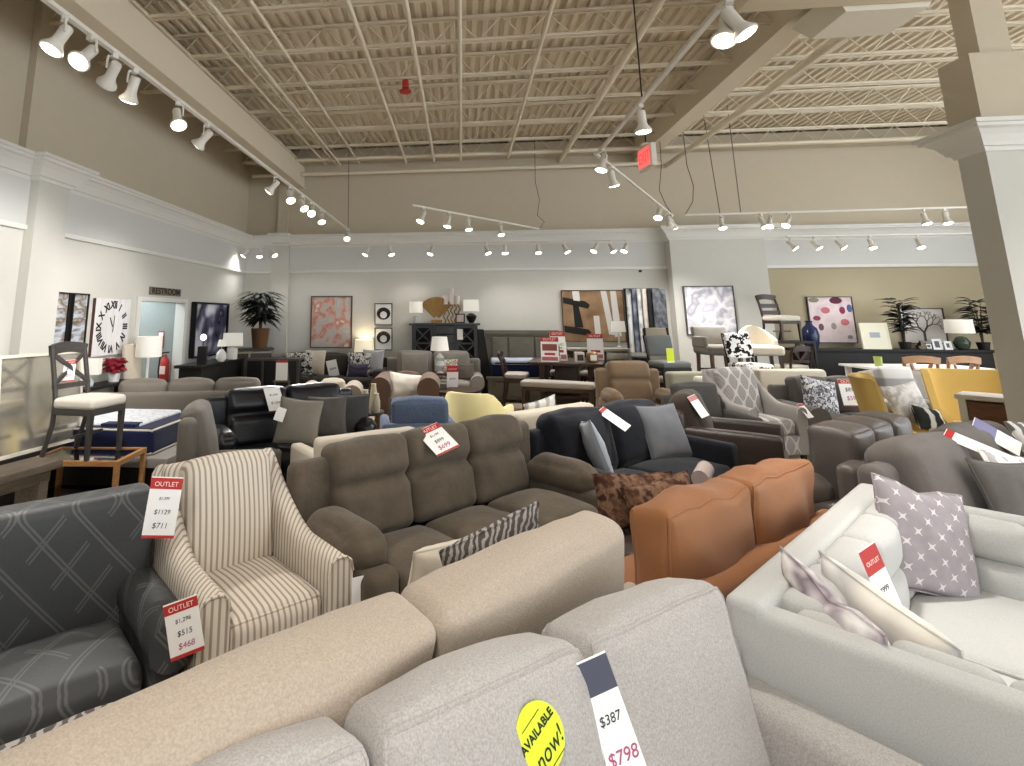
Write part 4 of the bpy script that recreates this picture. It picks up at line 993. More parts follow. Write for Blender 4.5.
# cream loveseat back between the brown recliner and the blue chair
seat('loveseat', 'cream loveseat seen from behind, mostly hidden by the brown plush sofa', 'sofa', (-.95, 4.98, 0), 218, .95, .7, .8, F_CREAM, n=1, AH=.6, aw=.12, bt=.18, fh=.74, back='tight')
seat('blue_armchair', 'blue-grey armchair seen from behind with a plump textured back cushion', 'armchair', (-.5, 6.2, 0), 190, .8, .74, .83, fabric('cloth_blue', '57637a', .2, 90, .4, speck=.08), n=1, AH=.6, aw=.1, bt=.2, back='box', fh=.62, lean=4)
YEL = fabric('cloth_yellow', 'eee2aa', .04, 240, .2)
def tub(label, loc, rot, m, W=.78, D=.74, BH=.78, AH=.6, name='tub_chair', legm=None):
    """one-piece shell that wraps round from arm to arm"""
    t = thing(name, label, 'armchair', loc, rot); four_legs(t, W * .8, D * .85, .2, legm or DARKLEG(), w=.035, splay=.03)
    Soft((0, -.04, .36), (W - .2, D - .16, .16), .05, (0, .01, .03), .002).build('seat_cushion', m, t)
    mm = M(); K = 28; sec = []
    for i in range(K + 1):
        k = -1 + 2 * i / K; a = k * 2.0; x = math.sin(a) * W / 2 if abs(a) < PI / 2 else math.copysign(W / 2, a); y = math.cos(a) * D * .45 if abs(a) < PI / 2 else -(abs(a) - PI / 2) * D * .9
        z = AH + (BH - AH) * max(0, min(1, (1.35 - abs(a)) / .55)) ** 1; nx, ny = (math.sin(a), math.cos(a)) if abs(a) < PI / 2 else (math.copysign(1, a), 0); th_ = .075
        fl = .05 * (z - .2); ring = []
        for (o, zz) in ((0, .2), (0, z - .03), (-.012, z), (-th_ + .012, z), (-th_, z - .03), (-th_, .2)):
            e = o + fl * (zz - .2) / z; ring.append((x + nx * e, y + ny * e, zz))
        sec.append(ring)
    L = 6; mm.v = [p for r in sec for p in r]
    mm.f = [(i * L + j, i * L + (j + 1) % L, (i + 1) * L + (j + 1) % L, (i + 1) * L + j) for i in range(K) for j in range(L)] + [tuple(range(L)), tuple(K * L + j for j in reversed(range(L)))]
    mm.build('shell', m, t, smooth=True); return t
tub('pale yellow tub armchair seen from behind, beside the blue-grey armchair', (.15, 7.25, 0), 160, YEL)
t = thing('side_table', 'small round black side table carrying three cream vases', 'table', (-1.22, 7.0, 0)); M().lathe([(0, 0), (.16, .005), (.16, .02), (.025, .03), (.025, .5), (.05, .52)], 20).build('pedestal', BLKM, t, smooth=True); M().lathe([(0, .52), (.24, .52), (.24, .545), (0, .545)], 28).build('top', BLKM, t)
for i, (dx, dy, h) in enumerate(((.02, -.06, .26), (.1, .06, .32), (.15, -.05, .22))):
    v = M().lathe([(0, 0), (.042, .0), (.05, .05), (.048, h * .6), (.03, h * .92), (.034, h), (.02, h), (.0, h * .8)], 16).build('vase', plain('cream_ceramic', 'b9ae97', .4), None, smooth=True); v.location = (-1.22 + dx, 7.0 + dy, .545)
    tag(v, ('middle-sized', 'tallest', 'shortest')[i] + ' of three slim cream vases on the round black table', 'vase', 'cream vases')
v = M().lathe([(0, 0), (.11, 0), (.15, .03), (.14, .03), (.1, .012), (0, .012)], 24).build('tray', CERW, None, smooth=True); v.location = (-1.34, 6.93, .545); tag(v, 'shallow white dish on the round black side table', 'dish')
seat('roll_arm_settee', 'cream settee with fat rolled arms, left of the brown one', 'sofa', (-2.02, 8.6, 0), 8, .86, .8, .7, F_CREAM, n=1, AH=.7, aw=.24, arm='roll', bt=.16, fh=.62, ma=fabric('cloth_ecru', 'a3988a', .06, 200, .2))
seat('roll_arm_armchair', 'brown leather armchair with fat rolled arms, holding a cream pillow', 'armchair', (-.86, 8.55, 0), 2, .9, 1.0, .82, fabric('suede_brown', '5c473b', .1, 100, .3), n=1, AH=.84, aw=.26, arm='roll', bt=.2, fh=.7)
pillow('crumpled cream pillow on the brown rolled-arm chair', (-.84, 8.35, .48), 20, .5, .42, .18, F_SEAT, 30, 8)
# back wall: dark sofa, pale sectional, lamps, pictures
seat('sofa', 'dark brown sofa against the back wall under the orange painting', 'sofa', (-2.82, 11.75, 0), 0, 2.4, .9, .9, fabric('cloth_dark', '3d3833', .1, 200, .3), n=3, AH=.62, aw=.2, bt=.22, back='pillow', fh=.82)
F_FL2 = pattern('print_sprig', 'blotch', ('e6e2d8', '3e3b38', 'e6e2d8', 'd8d0c4', '6a625c'), 14); F_IKAT = pattern('print_ikat', 'blotch', ('23242e', 'c9c5bd', '4b4a52', 'e2dfd8'), 9)
SFL = (-2.85, 11.75, 0)
for i, (dx, w, h, m, lb, r) in enumerate(((-.66, .48, .46, F_FL2, 'white sprigged pillow at the left end of the dark back sofa', 10), (-.5, .46, .48, F_IKAT, 'black and white blotched pillow between the sprigged and beige ones', 5), (-.28, .46, .52, F_CREAM, 'plain beige pillow on the dark back sofa', -4), (.68, .5, .48, F_IKAT, 'black and white blotched pillow beside the silver one', -6), (.96, .48, .54, plain('satin_silver', 'a9aab0', .3, .3), 'shiny silver pillow at the right end of the dark back sofa', -10))):
    pillow(lb, (SFL[0] + dx, SFL[1] - .12 - .05 * (2 - abs(i - 2)) * (i != 2), .48), r, w, h, .15, m, 14)
pillow('dark violet pillow lying before the blotched ones on the back sofa', (-2.15, 11.42, .48), 0, .42, .26, .13, fabric('cloth_violet', '3a3548', .1, 160, .2), 20)
price_tag('white price sheet standing on the seat of the dark back sofa', (-2.72, 11.45, .8), 0, .22, .33, tilt=-10, roll=-12, head='', headm=WHITE(), foot=False, lines=(('$899', .3, INK),))
lamp('cream-shaded lamp standing behind the end of the dark back sofa', (-2.17, 12.3, 0), 0, .86, .44, .28, GLASS, [(.12, 0), (.12, .02), (.02, .04), (.02, .84)], SHADE_W, name='floor_lamp', lit=8)
FLOR = pattern('coral_floral', 'soft', ('c9c4be', 'b5b1ad', 'bdb8b2', 'cba294', 'bd7f6e', 'd8d2cb'), 4.4)
framed('floral_painting', 'coral and grey abstract flower painting on the back wall', 'painting', (-2.97, YB - .01, .99), 0, .97, 1.17, FLOR, plain('frame_bronze', '5e5650', .4, .3), .025, .04)
RING = plain('ink_black', '1f1f1f', .7)
for z, lb in ((1.5, 'upper small picture of a black ring on white'), (.95, 'lower small picture of a black ring on white')):
    t = framed('ring_picture', lb, 'picture', (-1.765, YB - .01, z), 0, .4, .49, CERW, BLKM, .016, .03); mm = M()
    for k in range(4):
        r = .09 + .012 * k; mm.tube([(math.cos(2 * PI * i / 20) * r * (1 + .05 * k), -.02, .25 + (z > 1.2) * -.02 + math.sin(2 * PI * i / 20) * r + .01 * k) for i in range(20)], .012, 5, closed=True)
    mm.build('ring_drawing', RING, t)
F_LG = fabric('cloth_greige', '8f8a82', .07, 200, .25)
ST = (-.62, 11.42, 0)
seat('sectional_sofa', 'pale grey sofa against the back wall, left of the dark hutch', 'sofa', ST, 0, 1.95, 1.0, .98, F_LG, n=2, AH=.58, aw=.22, arm='roll', bt=.24, back='pillow', fh=.84, lean=12)
pillow('big pale grey cushion on the pale grey back sofa', (-.95, 11.22, .48), 6, .56, .52, .18, F_LG, 16); pillow('cream pillow with coloured sprigs on the pale grey back sofa', (-.35, 11.22, .47), -8, .46, .4, .14, pattern('print_berry', 'blotch', ('e4ded2', '7d4a44', 'e4ded2', 'cfc4b4', '4f5a4a'), 16), 14)
pillow('small plain grey pillow by the arm of the pale grey back sofa', (.02, 11.22, .47), -14, .38, .32, .14, F_TAUPE, 14)
price_tag('tall red and white sale card on the round coffee table', (-.18, 9.9, .86), 10, .2, .4, tilt=-12, head='OUTLET', lines=(('$899', .26, INKP),), hh=.12)
t = thing('coffee_table', 'round brown coffee table in front of the pale grey back sofa', 'table', (-.2, 10.0, 0)); M().lathe([(0, .4), (.47, .4), (.5, .42), (.5, .45), (0, .45)], 32).build('top', WALN, t); M().lathe([(0, .12), (.4, .12), (.4, .14), (0, .14)], 28).build('lower_shelf', WALN, t)
for i in range(4): a = i * PI / 2 + .6; M().leg(math.cos(a) * .38, math.sin(a) * .38, 0, .4, .035, .05).build('leg', WALN, t)
b = M().box(-.13, .13, -.08, .08, 0, .1).build('box', plain('olive_box', '55584c', .7), None, bevel=.006); b.location = (-.42, 9.95, .45); tag(b, 'small olive box on the round coffee table', 'box')
t = thing('end_table', 'slim dark end table between the pale sofa and the hutch', 'table', (-.42, 10.85, 0)); blk('top', WALN, -.2, .2, -.18, .18, .6, .64, t)
for sx in (-1, 1):
    for sy in (-1, 1): M().leg(sx * .17, sy * .15, 0, .6, .025, .035).build('leg', WALN, t)
lamp('white-shaded lamp with a mercury glass base before the dark hutch', (-.44, 10.85, .64), 0, .36, .36, .26, GLASS, [(.07, 0), (.04, .03), (.1, .14), (.06, .22), (.09, .28), (.02, .36)], SHADE, taper=.8)
# dark hutch with crossed doors
HX = (-.38, 12.22, 0); t = thing('hutch', 'dark grey hutch with crossed glass doors against the back wall', 'cabinet', HX, 0)
HG = wood('hutch_grey', '3c3d40', '4d4e50', .55)
blk('top', HG, -.76, .76, -.27, .25, 1.51, 1.55, t); c = M().box(-.7, -.66, -.22, .22, .72, 1.51).box(.66, .7, -.22, .22, .72, 1.51).box(-.7, .7, .18, .22, .72, 1.51).box(-.7, .7, -.22, .22, .72, .76).box(-.24, -.2, -.22, .2, .76, 1.51).box(.2, .24, -.22, .2, .76, 1.51).box(-.66, -.2, -.18, .18, 1.12, 1.14).box(.24, .66, -.18, .18, 1.12, 1.14)
c.build('carcass', HG, t); blk('dark_back', plain('hutch_dark', '0c0c0d', .6), -.66, .66, .15, .17, .76, 1.5, t, 0)
for i in range(4): blk('drawer', HG, -.195, .195, -.235, -.18, .77 + i * .185, .94 + i * .185, t, .008)
for s in (-1, 1):
    x0, x1 = (.25, .67) if s > 0 else (-.67, -.25); d = M()
    d.box(x0, x0 + .05, -.24, -.22, .76, 1.5).box(x1 - .05, x1, -.24, -.22, .76, 1.5).box(x0 + .05, x1 - .05, -.24, -.22, 1.45, 1.5).box(x0 + .05, x1 - .05, -.24, -.22, .76, .81).box(x0 + .05, x1 - .05, -.24, -.22, 1.115, 1.145)
    for a, b_ in ((.81, 1.115), (1.145, 1.45)): d.bar((x0 + .05, -.23, a), (x1 - .05, -.23, b_), .03, .012, (0, 1, 0)).bar((x0 + .05, -.23, b_), (x1 - .05, -.23, a), .03, .012, (0, 1, 0))
    d.build('door', HG, t)
c = M().box(-.74, .74, -.26, .24, .58, .64).box(-.7, .7, -.2, .22, 0, .1).box(-.72, -.66, -.24, .22, .1, .58).box(.66, .72, -.24, .22, .1, .58).box(-.66, .66, .16, .2, .1, .72); c.build('base', HG, t)
price_tag('white tag hanging in the right door of the dark hutch', (HX[0] + .33, HX[1] - .25, 1.43), 0, .12, .22, head=None, foot=False, lettering=False)
t = thing('dark_rug', 'dark folded rug standing beside the hutch', 'rug', (.47, 12.2, 0), 0); M().prism([(-.14, 0), (.2, 0), (.1, .5), (-.02, 1.42), (-.14, 1.42)], -.22, .2).build('folds', fabric('cloth_darkrug', '33312f', .15, 90, .3), t)
GOLD = plain('gold_leaf', '9c7a48', .5, .4, .2, 30); zt_ = 1.555; hy = 12.2
lamp('clear glass lamp with a white shade at the left end of the hutch top', (-1.0, hy, zt_), 0, .17, .3, .24, GLASS, [(.07, 0), (.075, .02), (.05, .1), (.07, .15), (.015, .17)], SHADE, taper=.94)
lamp('black urn lamp with a pale square shade at the right end of the hutch top', (.2, hy, zt_), 0, .2, .34, .25, BLKM, [(.05, 0), (.1, .08), (.12, .15), (.06, .2), (.02, .21)], SHADE, kind='square', taper=.96)
t = thing('branch_sculpture', 'gold fan of dried branches on the hutch top', 'sculpture', (-.55, hy, zt_)); mm = M(); rn = random.Random(4)
for i in range(46):
    a = -1.15 + 2.3 * i / 45; p = [(math.sin(a) * r * .36, -.02 + .04 * rn.random(), .06 + math.cos(a * .75) * r * .5) for r in (.15, .45, .8, 1)]; mm.tube(p, [.012, .012, .014, .012], 5)
mm.build('fan', GOLD, t, smooth=True); blk('foot', GOLD, -.12, .12, -.06, .06, 0, .07, t)
t = thing('candle_holder', 'gold twisted holder with three white candles on the hutch top', 'candle holder', (-.22, hy + .02, zt_)); mm = M()
for i in range(5): mm.tube([(-.16 + .08 * i + .03 * math.sin(k * 1.7 + i), .03 * math.cos(k + i), .05 * k) for k in range(9)], .016, 6)
mm.build('holder', GOLD, t, smooth=True)
for x, h in ((-.13, .2), (0, .34), (.13, .18)): M().lathe([(0, 0), (.055, 0), (.055, h), (0, h)], 16, (x, 0, .4)).build('candle', plain('candle_wax', 'cfc4c0', .5), t, smooth=True)
framed('photo_frame', 'small dark photo frame leaning on the hutch top', 'picture', (-.04, hy - .14, zt_), -10, .2, .2, plain('photo_pale', 'b9a8a4', .5), BLKM, .02, .02, tilt=12)
b = M().lathe([(0, 0), (.08, 0), (.09, .05), (.05, .1), (0, .11)], 16).build('bowl', plain('mustard', 'b48f2c', .4), None, smooth=True); b.location = (HX[0] - .46, HX[1] - .05, .762); tag(b, 'mustard yellow bowl inside the left door of the hutch', 'bowl')
# ------------------------------------------------------------------ middle and right of the back
OLV = wood('olive_paint', '5f5b4f', '6f6a5d', .6)
t = thing('bed', 'olive grey panel bed with a mattress and low footboard', 'bed', (1.25, 12.0, 0), 0)
h = M().box(-.76, .76, .33, .4, 0, 1.32).box(-.8, .8, .3, .43, 1.32, 1.4); h.build('headboard', OLV, t)
for x0, x1 in ((-.62, -.3), (-.26, .26), (.3, .62)): blk('headboard_panel', OLV, x0, x1, .3, .335, .5, 1.25, t, .015)
f = M().box(-.76, .76, -.4, -.33, .06, .44).box(-.79, .79, -.43, -.3, .44, .49).box(-.76, -.66, -.42, -.32, 0, .46).box(.66, .76, -.42, -.32, 0, .46); f.build('footboard', OLV, t)
blk('footboard_panel', OLV, -.6, .6, -.425, -.39, .14, .38, t, .015)
for s in (-1, 1): blk('side_rail', OLV, s * .74 - .03, s * .74 + .03, -.33, .33, .2, .4, t)
t = thing('mattress', 'navy sided mattress with an ice-blue top on the olive grey bed', 'mattress', (1.25, 12.0, 0)); Soft((0, 0, .6), (1.36, .58, .26), .05, (0, 0, 0), .003).build('body', NAVY, t)
Soft((0, 0, .77), (1.34, .56, .12), .05, (0, 0, .01), .003).build('pillow_top', plain('ice_blue', 'c2cbe0', .7), t); blk('band', NAVY, -.6, .6, -.31, -.29, .74, .77, t)
# counter height dining set
DT = (1.85, 10.45, 0); t = thing('dining_table', 'dark counter-height dining table with sale cards on it', 'table', DT, -14)
blk('top', WALN, -.62, .62, -.62, .62, .87, .92, t, .012); blk('pedestal', WALN, -.2, .2, -.2, .2, .08, .87, t); blk('shelf', WALN, -.42, .42, -.42, .42, .3, .34, t)
for sx in (-1, 1):
    for sy in (-1, 1): M().leg(sx * .4, sy * .4, 0, .87, .07, .08).build('leg', WALN, t)
F_PUT = leather('seat_putty', '9a9388', .5, .1)
def bench(label, loc, rot, L):
    t = thing('dining_bench', label, 'bench', loc, rot); Soft((0, 0, .61), (L, .36, .09), .035, (0, 0, .012), .002).build('seat', F_PUT, t); blk('frame', WALN, -L / 2 + .03, L / 2 - .03, -.15, .15, .5, .57, t)
    for sx in (-1, 1):
        for sy in (-1, 1): M().leg(sx * (L / 2 - .05), sy * .13, 0, .52, .05, .06).build('leg', WALN, t)
    M().bar((-L / 2 + .05, 0, .18), (L / 2 - .05, 0, .18), .04).build('stretcher', WALN, t)
bench('long dark bench with a putty seat on the near side of the dining table', (1.52, 9.52, 0), -18, 1.15); bench('dark bench with a putty seat at the right end of the dining table', (2.75, 10.2, 0), 74, .9)
dc = side_chair('counter_chair', 'dark cross-back counter chair at the left end of the dining table', (.98, 10.75, 0), 78, F_PUT, WALN, W=.44, D=.42, SH=.62, BH=1.02, style='cross')
dup(dc, (1.9, 11.24, 0), -8, 'dark cross-back counter chair behind the middle of the dining table'); dup(dc, (2.48, 11.22, 0), -20, 'dark cross-back counter chair behind the dining table, next to the sideboard')
def card(label, loc, w, h, rot=0, tilt=8, pic=True):
    t = thing('sale_card', label, 'sign', loc, rot, tilt=-tilt); blk('sheet', plain('tag_card', 'f0eeea', .6), -w / 2, w / 2, -.004, 0, 0, h, t, 0); blk('header', RED(), -w / 2, w / 2, -.006, -.004, h * .82, h, t, 0)
    if pic: blk('picture', plain('card_photo', '8c4a44', .6), -w * .42, w * .42, -.006, -.004, h * .45, h * .72, t, 0)
    blk('footer', plain('card_rose', 'b7686a', .6), -w * .45, w * .45, -.006, -.004, h * .05, h * .2, t, 0); words_mesh('OUTLET', w * .2, plain('tag_white', 'f2d9cf', .6), t, (0, -.0068, h * .91)); blk('text_block', RED(), -w * .3, w * .3, -.006, -.004, h * .27, h * .36, t, 0); return t
card('tall sale card with a red picture at the left end of the dining table', (1.5, 10.05, .92), .3, .42, -14); card('sale card leaning half hidden behind the tall one on the dining table', (1.72, 10.35, .92), .28, .52, 12, 10, False)
card('white sale card with red print at the far side of the dining table', (2.42, 10.7, .92), .28, .46, -10, 6, False)
for (x, y), lb in (((2.0, 10.05), 'box-like cream candle with a brown label on the dining table'), ((2.2, 10.0), 'round gold candle jar on the dining table')):
    t = thing('candle_jar', lb, 'candle', (x, y, .92))
    if 'box' in lb: blk('jar', plain('candle_wax', 'cfc4c0', .5), -.07, .07, -.07, .07, 0, .17, t, .01); blk('label', WALN, -.05, .05, -.074, -.07, .03, .13, t, 0)
    else: M().lathe([(0, 0), (.085, 0), (.1, .05), (.09, .16), (.06, .18), (0, .18)], 18).build('jar', plain('gold_glass', '8a6b3e', .3, .3), t, smooth=True); blk('label', plain('tag_card', 'f0eeea', .6), -.05, .05, -.104, -.09, .04, .13, t, 0)
plant('small green plant in a glass on the dining table', (1.68, 10.2, .92), .3, .08, 14, plain('leaf_lime', '8a9a55', .6), GLASS, (.04, .1), droop=.5, ll=.12, lw=.05, sd=12)
t = thing('sideboard', 'white-grey sideboard with open shelves under the brown abstract', 'cabinet', (2.78, 12.1, 0)); SBW = plain('lacquer_pale', 'b9b4a8', .5)
blk('top', SBW, -.62, .62, -.22, .22, 1.0, 1.05, t); c = M().box(-.6, -.55, -.2, .2, 0, 1).box(.55, .6, -.2, .2, 0, 1).box(-.03, .03, -.2, .2, .1, 1).box(-.55, .55, .16, .2, .1, 1).box(-.55, .55, -.2, .2, .1, .14).box(-.55, .55, -.18, .18, .55, .58); c.build('carcass', SBW, t); blk('drawer', SBW, .06, .54, -.22, -.19, .84, .97, t, .008)
lamp('white lamp with a square shade at the right end of the sideboard', (3.22, 12.1, 1.05), 0, .28, .26, .22, GLASS, [(.07, 0), (.07, .02), (.02, .05), (.02, .28)], SHADE, kind='square')
tb = framed('abstract_painting', 'tan abstract canvas with black and white brush strokes on the back wall', 'painting', (2.82, YB - .01, 1.16), 0, 1.3, 1.1, pattern('tan_ground', 'soft', ('7a6048', '96795c', 'a88c6e'), 2.5), WALN, .012, .04)
bs = M().prism([(-.62, .82), (-.1, .7), (-.06, .78), (-.15, .86), (-.62, .95)], -.0265, -.0245).prism([(-.62, .2), (-.1, .12), (-.06, .2), (-.12, .26), (-.62, .34)], -.0265, -.0245).prism([(-.4, .3), (-.22, .3), (-.3, .78), (-.42, .78)], -.0265, -.0245); bs.build('black_stroke', K_INK, tb)
ws = M().prism([(-.4, .88), (-.26, .86), (-.27, 1.08), (-.42, 1.08)], -.028, -.0268).prism([(.02, .03), (.14, .03), (.12, .55), (0, .55)], -.028, -.0268).prism([(.3, .16), (.42, .14), (.3, 1.08), (.18, 1.08)], -.028, -.0268).prism([(.42, .1), (.56, .12), (.5, 1.08), (.38, 1.08)], -.028, -.0268); ws.build('white_stroke', plain('paint_white', 'd6d4d0', .6), tb)
# hanging rugs
t = thing('rug_rack', 'black rug display rack with swing arms by the pier', 'rack', (3.75, 11.75, 0)); blk('base', BLKM, -.34, .3, -.3, .3, 0, .9, t); M().bar((-.4, .25, 2.25), (.3, .25, 2.25), .04).bar((.28, .25, .9), (.28, .25, 2.25), .04).bar((-.38, .25, .9), (-.38, .25, 2.25), .04).build('frame', BLKM, t)
for i, (cs, lb) in enumerate(((('e8e8e6', 'e0e0de', '4a5468'), 'white hanging rug with blue blotches at the left end of the rack'), (('3a4356', '9aa0aa'), 'slate blue hanging rug on the rack'), (('dedcd8', '8d8f94'), 'pale hanging rug in the middle of the rack'), (('cfc5ba', 'b9aea2'), 'plain beige hanging rug on the rack'), (('1e1d1e', '2c2b2c'), 'plain black hanging rug on the rack'), (('6b6e74', '3a3c40'), 'charcoal mottled hanging rug next to the pier'))):
    g = Soft((0, 0, -.62), (.03, .34, 1.24), .012, (0, 0, 0), .006).build('hanging_rug', pattern('rug_%d' % i, 'soft', cs, 4 + i), None); g.location = (3.42 + .098 * i, 11.6, 2.24); g.rotation_euler = (0, 0, math.radians(-62)); tag(g, lb, 'rug', 'hanging rugs')
b = M().box(-.03, .03, -.02, 0, 0, .05).build('thermostat', BLKM, None, bevel=.004); b.location = (3.87, YB - .0, 2.64); tag(b, 'small black sensor box high on the back wall by the pier', 'sensor')
# chairs on plinths
PL = plain('plinth_olive', '565148', .7)
t = thing('display_plinth', 'low olive plinth under the grey dining chair', 'plinth', (3.3, 9.65, 0)); blk('body', PL, -.4, .4, -.35, .35, 0, .46, t)
side_chair('parsons_chair', 'grey upholstered dining chair with a lime tag on the low plinth', (3.3, 9.6, .46), 12, fabric('cloth_steel', '6a6d6b', .06, 200, .2), BLACKW, W=.46, D=.46, SH=.48, BH=.93)
side_chair('parsons_chair', 'taupe upholstered dining chair behind the grey one, by the rugs', (3.55, 10.3, .0), 14, fabric('cloth_putty', '8a8272', .06, 200, .2), BLACKW, W=.48, D=.46, SH=.62, BH=1.5)
price_tag('lime green tag hanging on the grey dining chair', (3.25, 9.36, 1.2), 12, .12, .26, head='', headm=plain('neon', 'd4e61c', .5), hh=.2, foot=False, lettering=False)
t = thing('display_plinth', 'long olive plinth before the pier carrying the counter stools', 'plinth', (4.85, 10.25, 0)); blk('body', PL, -.9, .9, -.95, .95, 0, .5, t)
def stool(label, loc, rot, m, style):
    t = thing('counter_stool', label, 'stool', loc, rot); W, D, SH = .62, .52, .66
    for sx in (-1, 1):
        for sy in (-1, 1): M().leg(sx * .24, sy * .2, 0, SH - .1, .035, .05, sx * .02, sy * .02).build('leg', WALN if style else wood('leg_oak', '5c4030', '76533e'), t)
    M().bar((-.24, -.2, .22), (.24, -.2, .22), .03).bar((-.24, .2, .3), (.24, .2, .3), .03).build('stretcher', WALN, t)
    Soft((0, 0, SH - .03), (W, D, .15), .05, (0, 0, .02), .002).build('seat', m, t)
    if style: # curved back
        mm = M(); K = 20; L = 4
        for i in range(K + 1):
            a = -1.5 + 3 * i / K; x = math.sin(a) * W / 2; y = math.cos(a) * D * .5; z = SH + .12 + .26 * math.cos(a * .9) ** 2
            for o, zz in ((0, SH - .05), (0, z), (-.07, z), (-.07, SH - .05)): mm.v.append((x + math.sin(a) * o, y + math.cos(a) * o, zz))
        mm.f = [(i * L + j, i * L + (j + 1) % L, (i + 1) * L + (j + 1) % L, (i + 1) * L + j) for i in range(K) for j in range(L)] + [(0, 1, 2, 3), (K * L + 3, K * L + 2, K * L + 1, K * L)]
        mm.build('backrest', m, t, smooth=True)
    else:
        b = Soft((0, D / 2 - .05, SH + .19), (W, .09, .36), .04, (0, .015, 0), .002, rotx(-6, (0, D / 2, SH))).build('backrest', m, t)
        mm = M()
        for r in range(2):
            for c in range(4): mm.lathe([(0, -.006), (.012, -.003), (.012, .003), (0, .006)], 8, ((-.2 + .133 * c), D / 2 - .125 + .02 * r, SH + .16 + .12 * r))
        mm.build('tufting', m, b)
        for s in (-1, 1): Soft((s * (W / 2 - .03), .05, SH + .1), (.07, D - .1, .2), .03, (0, 0, 0), .001).build('arm', m, t)
    return t
stool('grey tufted counter stool with low arms on the long plinth', (4.37, 10.3, .5), 8, F_LG, 0); stool('cream round-backed counter stool next to the grey tufted one', (5.02, 10.3, .5), -8, F_CREAM, 1)
price_tag('white paper tag clipped between the two counter stools', (4.72, 10.05, 1.46), 20, .14, .2, roll=18, head=None, foot=False, lettering=False)
COW = pattern('cowhide', 'blotch', ('17161a', 'e9e7e4', 'e9e7e4', '17161a'), 9)
side_chair('cowhide_chair', 'black and white cowhide dining chair before the counter stools', (4.5, 9.55, .5), 8, COW, BLACKW, W=.44, D=.46, SH=.42, BH=.93)
fr_ = framed('abstract_painting', 'pale lilac and white abstract painting on the pier', 'painting', (5.08, py - .01, 1.32), 0, .98, 1.0, pattern('pale_abstract', 'soft', ('e2e0e6', 'c4c1cc', 'efedef', 'a9a6b4', 'e8e6ea'), 2.6), plain('frame_dark', '3a3836', .4), .02, .05)
# tan wall: chairs on a rack, console and what stands on it
t = thing('chair_rack', 'dark two-level rack holding dining chairs beside the pier', 'rack', (6.05, 11.5, 0)); blk('shelf', BLACKW, -.4, .4, -.3, .3, 1.2, 1.24, t); blk('shelf', BLACKW, -.4, .4, -.3, .3, .3, .34, t)
for sx in (-1, 1):
    for sy in (-1, 1): blk('post', BLACKW, sx * .38 - .02, sx * .38 + .02, sy * .28 - .02, sy * .28 + .02, 0, 1.2, t)
side_chair('ladder_back_chair', 'dark ladder-back chair with a pale seat on top of the rack', (6.05, 11.48, 1.24), 18, F_SEAT, WALN, W=.44, D=.42, SH=.42, BH=.86, style='ladder')
side_chair('splat_back_chair', 'dark chair with a forked splat on the lower level of the rack', (6.1, 11.42, .34), 195, F_SEAT, WALN, W=.44, D=.42, SH=.42, BH=.8, style='vee')
t = thing('console_table', 'long black console against the tan wall', 'table', (8.3, 12.15, 0)); blk('top', BLACKW, -1.75, 1.75, -.25, .25, 1.02, 1.07, t); blk('body', BLACKW, -1.65, 1.65, -.2, .2, .1, 1.02, t)
for s in (-1, 1): blk('foot', BLACKW, s * 1.55 - .05, s * 1.55 + .05, -.18, .18, 0, .1, t)
v = M().lathe([(0, 0), (.09, 0), (.13, .1), (.15, .26), (.12, .4), (.06, .46), (.05, .5), (.07, .54), (.05, .54), (0, .5)], 20).build('ginger_jar', plain('cobalt_glaze', '1f2c50', .2), None, smooth=True); v.location = (6.82, 11.98, 1.07); tag(v, 'tall dark blue vase at the left end of the black console', 'vase')
v = M().lathe([(0, 0), (.06, 0), (.06, .13), (.05, .14), (0, .14)], 16).build('canister', plain('moss_glaze', '6d6a3f', .5), None, smooth=True); v.location = (6.6, 11.98, 1.07); tag(v, 'small moss green canister left of the blue vase', 'canister')
DOT = M().box(0, 0, 0, 0, 0, 0)
dp = framed('dotted_painting', 'pink painting with coloured leaf spots on the tan wall', 'painting', (7.55, YB, 1.16), 0, .86, .94, pattern('pink_ground', 'soft', ('d6c2c4', 'e0d2d4', 'cdb9be'), 3), BLKM, .016, .04)
for i, (x, z, rx, rz, c) in enumerate(((-.1, .66, .085, .065, 'c06a6e'), (.22, .66, .055, .075, '8d2f52'), (.02, .34, .05, .07, '9c958f'), (-.22, .32, .05, .07, '6a4652'), (.24, .42, .08, .065, 'c4707a'), (-.28, .5, .07, .05, '8f3a54'), (.12, .86, .12, .07, '5a1f36'), (.36, .7, .05, .08, '4a5f8f'), (-.3, .87, .1, .05, '8a8268'), (.3, .12, .05, .04, '8a8a94'))):
    M().prism([(x + math.cos(a * PI / 8) * rx, z + math.sin(a * PI / 8) * rz) for a in range(16)], -.028, -.0245).build('leaf_spot', plain('spot_' + c, c, .7), dp)
t = framed('white_sign', 'cream panel with a small grey motif leaning on the black console', 'sign', (7.98, 11.98, 1.07), 0, .5, .5, plain('cream_panel', 'f0ecd6', .7), plain('cream_panel', 'f0ecd6', .7), .02, .03, tilt=4)
blk('motif', plain('motif_grey', 'a9b0b8', .7), -.09, .09, -.022, -.017, .22, .32, t, 0)
plant('tall dark palm on the black console beside the cream panel', (8.5, 12.0, 1.07), .95, .35, 130, DGRN, BLACKW, (.1, .14), droop=.35, ll=.27, lw=.08, sd=21, upright=1.4); plant('tall dark palm at the far end of the black console, by the column', (9.85, 12.0, 1.07), .95, .35, 130, DGRN, BLACKW, (.1, .14), droop=.4, ll=.27, lw=.08, sd=22, upright=1.4)
tp = framed('tree_picture', 'picture of a bare branching tree on the tan wall', 'picture', (9.22, YB, 1.16), 0, .8, .7, plain('tree_ground', 'cfcac4', .7), BLKM, .016, .05); mm = M(); rn = random.Random(2)
